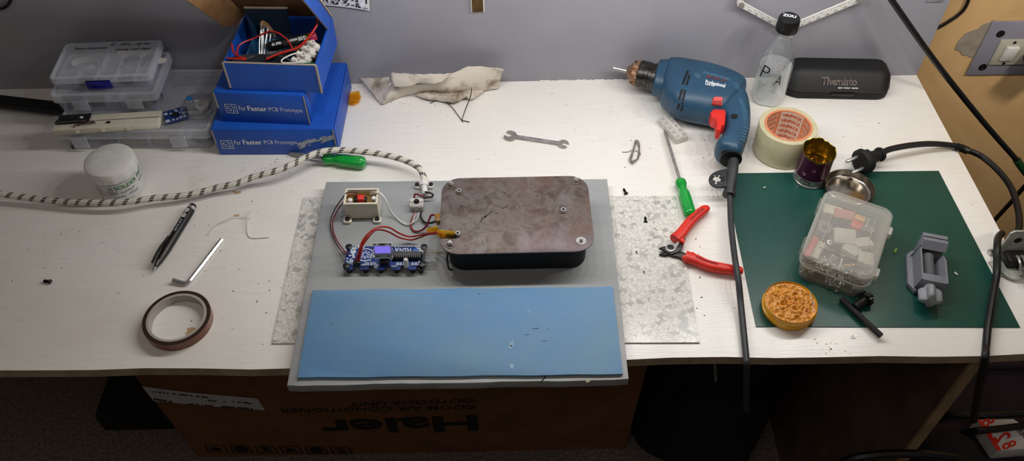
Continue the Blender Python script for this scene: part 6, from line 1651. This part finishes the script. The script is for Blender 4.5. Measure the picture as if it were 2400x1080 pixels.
    piece('red and white card at the left front of the clear screw box', 'card piece', -.40, -.22, .026, .008, .036, .004, M_red, -.1, 'card_piece')
    piece('cream card strip beside the red one in the clear screw box', 'card piece', -.30, -.2, .022, .010, .030, .003, M_ivory, -.1, 'card_piece')
    piece('large white nylon clip in the middle of the clear screw box', 'clip', -.02, .05, .025, .026, .022, .008, M_nylon, .3, 'nylon_clip', .2)
    piece('white nylon bracket right of the middle in the clear screw box', 'clip', .24, .06, .024, .022, .017, .007, M_nylon, .6, 'nylon_clip', -.2)
    piece('second white nylon bracket nearer the front of the clear screw box', 'clip', .12, -.06, .022, .020, .015, .007, M_nylon, -.3, 'nylon_clip')
    piece('pale nylon clip at the back left of the clear screw box', 'clip', -.3, .34, .024, .024, .016, .005, M_ivory, .1, 'nylon_clip')
    piece('white nylon clip at the right side of the clear screw box', 'clip', .34, -.12, .024, .018, .02, .006, M_nylon, .2, 'nylon_clip')
    mb = MB(M); mb.cyl((W*.1, -D*.33, .029), (W*.18, -D*.31, .030), .003, n=16); mb.cyl((W*.18, -D*.31, .030), (W*.21, -D*.30, .030), .0045, n=16); one('brass_fitting', mb, M_brass, 'small brass fitting near the front of the clear screw box', 'fitting')
    mb = MB(M); mb.lathe([(.004, 0), (.0085, 0), (.0085, .001), (.004, .001), (.004, 0)], 28, (-W*.32, D*.08, .026), (.3, -.3, 1)); one('washer', mb, M_steel, 'large steel washer at the left of the clear screw box', 'washer')
    mb = MB(M); mb.lathe([(0, 0), (.008, 0), (.008, .010), (.006, .012), (0, .012)], 6, (W*.33, -D*.34, .018), (.4, -.3, .8)); one('hex_nut', mb, M_steel, 'big steel hex nut at the front right of the clear screw box', 'nut')
    mb = MB(M); mb.tube([(W*.12, D*.2, .033), (W*.3, D*.16, .033)], .0007, 6); one('steel_pin', mb, M_steel, 'straight steel pin beside the yellow block in the clear screw box', 'pin')
    piece('dark bracket with a hole in the left front corner of the clear screw box', 'bracket', -.33, -.41, .018, .016, .003, .012, M_nylon, .1, 'hole_bracket')
    for i in range(14):
        x, y = sp_(); z = rnd.uniform(.012, .02); s = rnd.uniform(.006, .011)
        mb = MB(M); mb.box((x, y*.9, z), (s, s*.7, s*.5), Matrix.Rotation(rnd.uniform(0, 3), 3, 'Z') @ Matrix.Rotation(rnd.uniform(-.5, .5), 3, 'X'), .001)
        o = one('small_component', mb, (mat('blue_grey_part%d' % i, ('#4c5878', '#6d675e', '#3a3a44')[i % 3], .4)), 'small dark electronic part lying among the screws in the clear box', 'electronic part', group='small parts in the clear screw box')
hardware_box()
# ------------------------------------------------------------------ flux tin
def flux_tin():
    c = P(1846, 726, .0012); zt = .0165
    r = (P(1911, 718, zt)-P(1783, 716, zt)).length/2
    t = thing('flux_tin', 'round yellow open tin of amber rosin flux at the front edge of the green mat', 'tin', c)
    part('tin_body', MB().lathe([(0, 0), (r*.93, 0), (r*.96, .001), (r*.96, .006), (r, .0068), (r, .0078), (r*.965, .0085), (r*.965, zt-.001), (r*.95, zt), (r*.93, zt-.001), (r*.93, .004), (0, .004)], 72), M_yellow, t, smooth=50)
    mb = MB(); rnd = random.Random(17); n = 46; G = []
    from mathutils import noise as mn
    R = r*.925; rg = []
    for i in range(n):
        q = R*i/(n-1); ring = []
        for k in range(110):
            a = 2*PI*k/110; x, y = max(q, 1e-5)*math.cos(a), max(q, 1e-5)*math.sin(a)
            h = mn.noise((x*230, y*230, 1.3))*.0034 + abs(mn.noise((x*480, y*480, 4)))*.0038 - abs(mn.noise((x*150, y*150, 9)))*.0024
            ring.append((x, y, zt-.0022 + h*min(1, (R-q)/.004)))
        rg.append(ring)
    mb.rings(rg, False, False); part('rosin_flux', mb, M_flux, t, smooth=180, label='lumpy amber rosin flux')
    part('needle', MB().tube([(r*.80, r*.42, zt+.0008), (r*.78, -r*.22, zt+.0008)], .0006, 6), M_steel, t)
flux_tin()
# ------------------------------------------------------------------ chuck key
def chuck_key():
    t = thing('chuck_key', 'black chuck key with a long handle, half under the clear screw box', 'chuck key', P(2015, 740, .0012))
    part('long_bar', MB().tube([P(1972, 700, .006), P(2016, 742, .0062), P(2065, 787, .0064)], .0036, 12), M_blackm, t, w=True)
    a, b = P(2003, 721, .0072), P(2040, 693, .0085); d = (b-a); L = d.length; d.normalize()
    part('key_shaft', MB().lathe([(0, 0), (.0052, 0), (.0056, .003), (.0056, L*.62), (.0085, L*.64), (.0090, L*.8), (.006, L*.86), (.0032, L*.87), (.0032, L*1.05), (0, L*1.06)], 36, a, d, lambda r, z, an: r*(1+(.08*math.copysign(1, math.sin(an*9)) if L*.63 < z < L*.82 else 0))), M_dark, t, w=True)
chuck_key()
# ------------------------------------------------------------------ printed vise
def vise():
    zb = .0012
    a = P(2131, 672, zb); b = P(2222, 700, zb)
    fz = .028
    p0, p1 = P(2162, 652, fz), P(2223, 664, fz); ex = (p1-p0); an = math.atan2(ex.y, ex.x)
    q0, q1 = P(2126, 668, .006), P(2124, 580, .006)
    M0 = Matrix.Translation((P(2162, 652, fz).x, P(2162, 652, fz).y, zb)) @ Matrix.Rotation(an, 4, 'Z')
    t = thing('vise', 'small grey printed vise with a threaded screw on the green mat', 'vise', M0)
    inv = M0.inverted()
    g = lambda x, y, z: inv @ P(x, y, z)
    w = (p1-p0).length; top = fz-zb
    Lb = g(2162, 590, .020).y                              # length to the fixed jaw
    fx0 = g(2126, 660, .006).x; 
    fl = lambda s: [(fx0, .004), (fx0+.004, -.001), (w*.12, -.004), (w*.12, Lb+.014), (fx0+.010, Lb+.010), (fx0, Lb+.002)]
    part('base_flange', MB().prism([(fx0, .006), (fx0+.008, -.004), (0, -.004), (0, Lb+.012), (fx0+.006, Lb+.010), (fx0, Lb+.002)], 0, .007, .0008), M_vise, t)
    part('flange_slot', MB().box((fx0+.0085, Lb*.52, .0071), (.0026, Lb*.62, .0006)), M_blackm, t)
    part('base_plate', MB().box((w/2, Lb/2, .003), (w, Lb+.01, .006)), mat('shaded_vise_base', '#2f3034', .6), t)  # shade between the rails is put into this darker grey
    # rails: sloped side cheeks
    def cheek(nm, x0, x1, y0, y1, s):
        mb = MB(); mb.rings([[(x0, y, 0.0005), (x1, y, .0005), (x1, y, top-.004 if s > 0 else top), (x0+(.0 if s < 0 else .0), y, top if s > 0 else top-.004)] for y in (y0, y1)]); part(nm, mb, M_vise, t)
    mb = MB(); mb.rings([[(-.0032, y, .0068), (.0015, y, .0068), (.0015, y, top), (-.0004, y, top)] for y in (-.0005, Lb+.002)]); part('side_rail', mb, M_vise, t)
    mb = MB(); mb.rings([[(w*.76, y, .0061), (w, y, .0061), (w, y, z1), (w*.93, y, z1)] for y, z1 in ((-.0005, top), (Lb*.7, top), (Lb*.95, top*.8))]); part('side_rail', mb, M_vise, t)
    part('front_block', MB().box((w/2, -.0005+.005, top/2), (w, .011, top-.001), bev=.0006), M_vise, t)
    # fixed jaw with two lips
    jh = top + .009
    Y0 = Lb+.004
    part('fixed_jaw', MB().box((w*.51, Y0+.007, (jh-.006)/2), (w*.98, .012, jh-.008)), M_vise, t)
    mb = MB(); S = lambda y0, y1, z: [(w*.02, y0, z), (w, y0, z), (w, y1, z), (w*.02, y1, z)]
    mb.rings([S(Y0-.006, Lb+.017, jh-.0095), S(Y0-.006, Lb+.017, jh-.009), S(Y0+.001, Lb+.017, jh), ]); part('jaw_lip', mb, M_vise, t)
    part('jaw_slot', MB().box((w*.51, Lb+.0105, jh+.0001), (w*.97, .0012, .0008)), M_blackm, t)
    mb = MB(); mb.rings([[(fx0+.004, Lb+.001, .006), (w*.03, Lb, .006), (w*.03, Lb+.014, .006), (fx0+.010, Lb+.010, .006)], [(w*.0, Lb+.001, jh-.006), (w*.03, Lb, jh-.006), (w*.03, Lb+.014, jh-.003), (w*.0, Lb+.014, jh-.003)]]); part('jaw_gusset', mb, M_vise, t)
    sc = []; x = w*.40; z = top*.6
    prof = [(0, .0105)]
    for k in range(34): prof += [(.0066, .0105+k*(Lb-.012)/34), (.0054, .0105+(k+.5)*(Lb-.012)/34)]
    prof += [(0, Lb-.001)]
    part('screw_thread', MB().lathe(prof, 28, (x, 0, z), (0, 1, 0)), mat('light_grey_thread', '#9a9b9f', .5), t, smooth=20)
    lob = lambda r, zz, a: r*(1 + (.28*math.cos(a*4+.6) if zz < .019 else 0))
    part('screw_knob', MB().lathe([(0, 0), (.0085, 0), (.0105, .002), (.0105, .016), (.009, .0185), (.0065, .0195), (.0065, .024), (0, .024)], 56, (x, -.025, z), (0, 1, 0), lob), mat('light_grey_knob', '#8f9196', .5), t, smooth=50, label='lighter grey lobed knob')
vise()
# ------------------------------------------------------------------ power plug and its cord
def plug():
    f = P(2016, 381, .018); g = P(2066, 360, .020); d = (g-f); L = d.length; d.normalize()
    t = thing('power_plug', 'black round two-pin power plug with its cord, lying behind the green mat', 'plug', P(2030, 385, 0))
    part('plug_body', MB().lathe([(0, 0), (.0168, 0), (.0178, .0015), (.0178, .009), (.0165, .012), (.0135, .014), (.0092, .019), (.0078, L*.84), (.0078, L*.86), (.0098, L*.87), (.0102, L*.93), (.0092, L), (0, L)], 44, f, d, lambda r, z, a: r*(1-(.16 if z < .014 and abs(math.sin(a+.7)) > .96 else 0))), M_blackm, t, w=True)
    s = Vector((0, 0, 1)).cross(d).normalized(); up = d.cross(s)
    e = (s*.55 + up*.83).normalized()
    e = (P(2024, 391, .016)-P(2012, 372, .022)).normalized(); e = (e - d*e.dot(d)).normalized()
    for k in (-1, 1): part('pin', MB().lathe([(0, 0), (.0024, 0), (.0024, .0165), (.0016, .019), (0, .0192)], 18, f+e*.0085*k, -d), M_steel, t, w=True)
    c1 = [g-d*.002, P(2085, 350, .021), P(2130, 341, .020), P(2180, 337, .016), P(2232, 341, .008), P(2262, 350, .002), P(2300, 366, -.004), P(2340, 400, -.004), P(2370, 440, 0), P(2386, 490, .004), P(2389, 525, .008), P(2386, 545, .010)]
    part('cord', MB().tube(c1, .0042, 10), M_cable, t, w=True)
    part('cord_joint', MB().tube([P(2243, 344, .0075), P(2256, 348, .004), P(2268, 353, .002)], .0056, 10), M_cable, t, w=True)
    c2 = [P(2348, 547, .008), P(2339, 558, .018), P(2337, 588, .022), P(2336, 640, .010), P(2326, 700, .008), P(2316, 760, .007), P(2311, 810, .0065), PY(2309, 836, -.010), PY(2303, 870, -.012), PY(2295, 910, -.013), PY(2288, 950, -.012), PY(2282, 985, -.010)]
    part('hanging_cord', MB().tube(c2, .0044, 10), M_cable, t, w=True)
plug()
# ------------------------------------------------------------------ crumbs on the mat and the worktop
for lb, a, b, r, m in (('tiny yellow-green offcut on the green mat left of the vise', (2097, 592), (2101, 583), .0012, mat('lime_offcut', '#8fae55', .5)), ('tiny white offcut on the green mat right of the vise', (2237, 638), (2244, 644), .0011, M_wht)):
    one('plastic_offcut', MB().tube([P(*a, .0024), P(*b, .0024)], r, 8), m, lb, 'offcut')
p = P(1999, 789, 0); one('small_ring', MB().lathe([(.0012, 0), (.0028, 0), (.0028, .0008), (.0012, .0008), (.0012, 0)], 20, p), M_steel2, 'tiny metal ring on the worktop in front of the green mat', 'ring')
p = P(1792, 441, .0011); one('solder_bead', MB().ball(p + Vector((0, 0, .0014)), .0014, 10, (1.6, 1, .9)), M_steel, 'tiny shiny bead of solder at the left of the green mat', 'solder bead')
# ------------------------------------------------------------------ light
def area(name, loc, sx, sy, w, col=(1, 1, 1), tgt=None, spread=180):
    l = bpy.data.lights.new(name, 'AREA'); l.shape = 'RECTANGLE'; l.size = sx; l.size_y = sy; l.energy = w; l.color = col; l.spread = math.radians(spread)
    o = bpy.data.objects.new(name, l); COL.objects.link(o)
    d = Vector(tgt or (loc[0], loc[1], 0)) - Vector(loc)
    o.location = loc; o.rotation_euler = d.to_track_quat('-Z', 'Y').to_euler(); return o
for k in range(10):                                     # the tube lamp above the bench, just above the frame: its light along its length
    l = bpy.data.lights.new('bench_lamp_bulb', 'POINT'); l.energy = .75; l.color = (1, .985, .965); l.shadow_soft_size = .015
    o = bpy.data.objects.new('bench_lamp_bulb', l); COL.objects.link(o); o.location = (-.19 + .084*k, .27, .38)
area('tan_wall_fill', (1.35, -.55, 1.3), .3, .3, .85, (1, .93, .85), (.86, .54, .12), 46)  # added narrow fill that brightens the tan wall, no lamp is seen there
area('room_ceiling_light', (-.2, -.75, 1.65), .9, .6, 3.2, (1, .9, .8))
w = bpy.data.worlds.new('room'); SC.world = w; w.use_nodes = True
w.node_tree.nodes['Background'].inputs[0].default_value = (.9, .82, .74, 1)
w.node_tree.nodes['Background'].inputs[1].default_value = .065
SC.cycles.transparent_max_bounces = 32
SC.view_settings.view_transform = 'Standard'; SC.view_settings.look = 'None'
SC.view_settings.exposure = 0; SC.view_settings.gamma = 1; SC.view_settings.use_curve_mapping = False
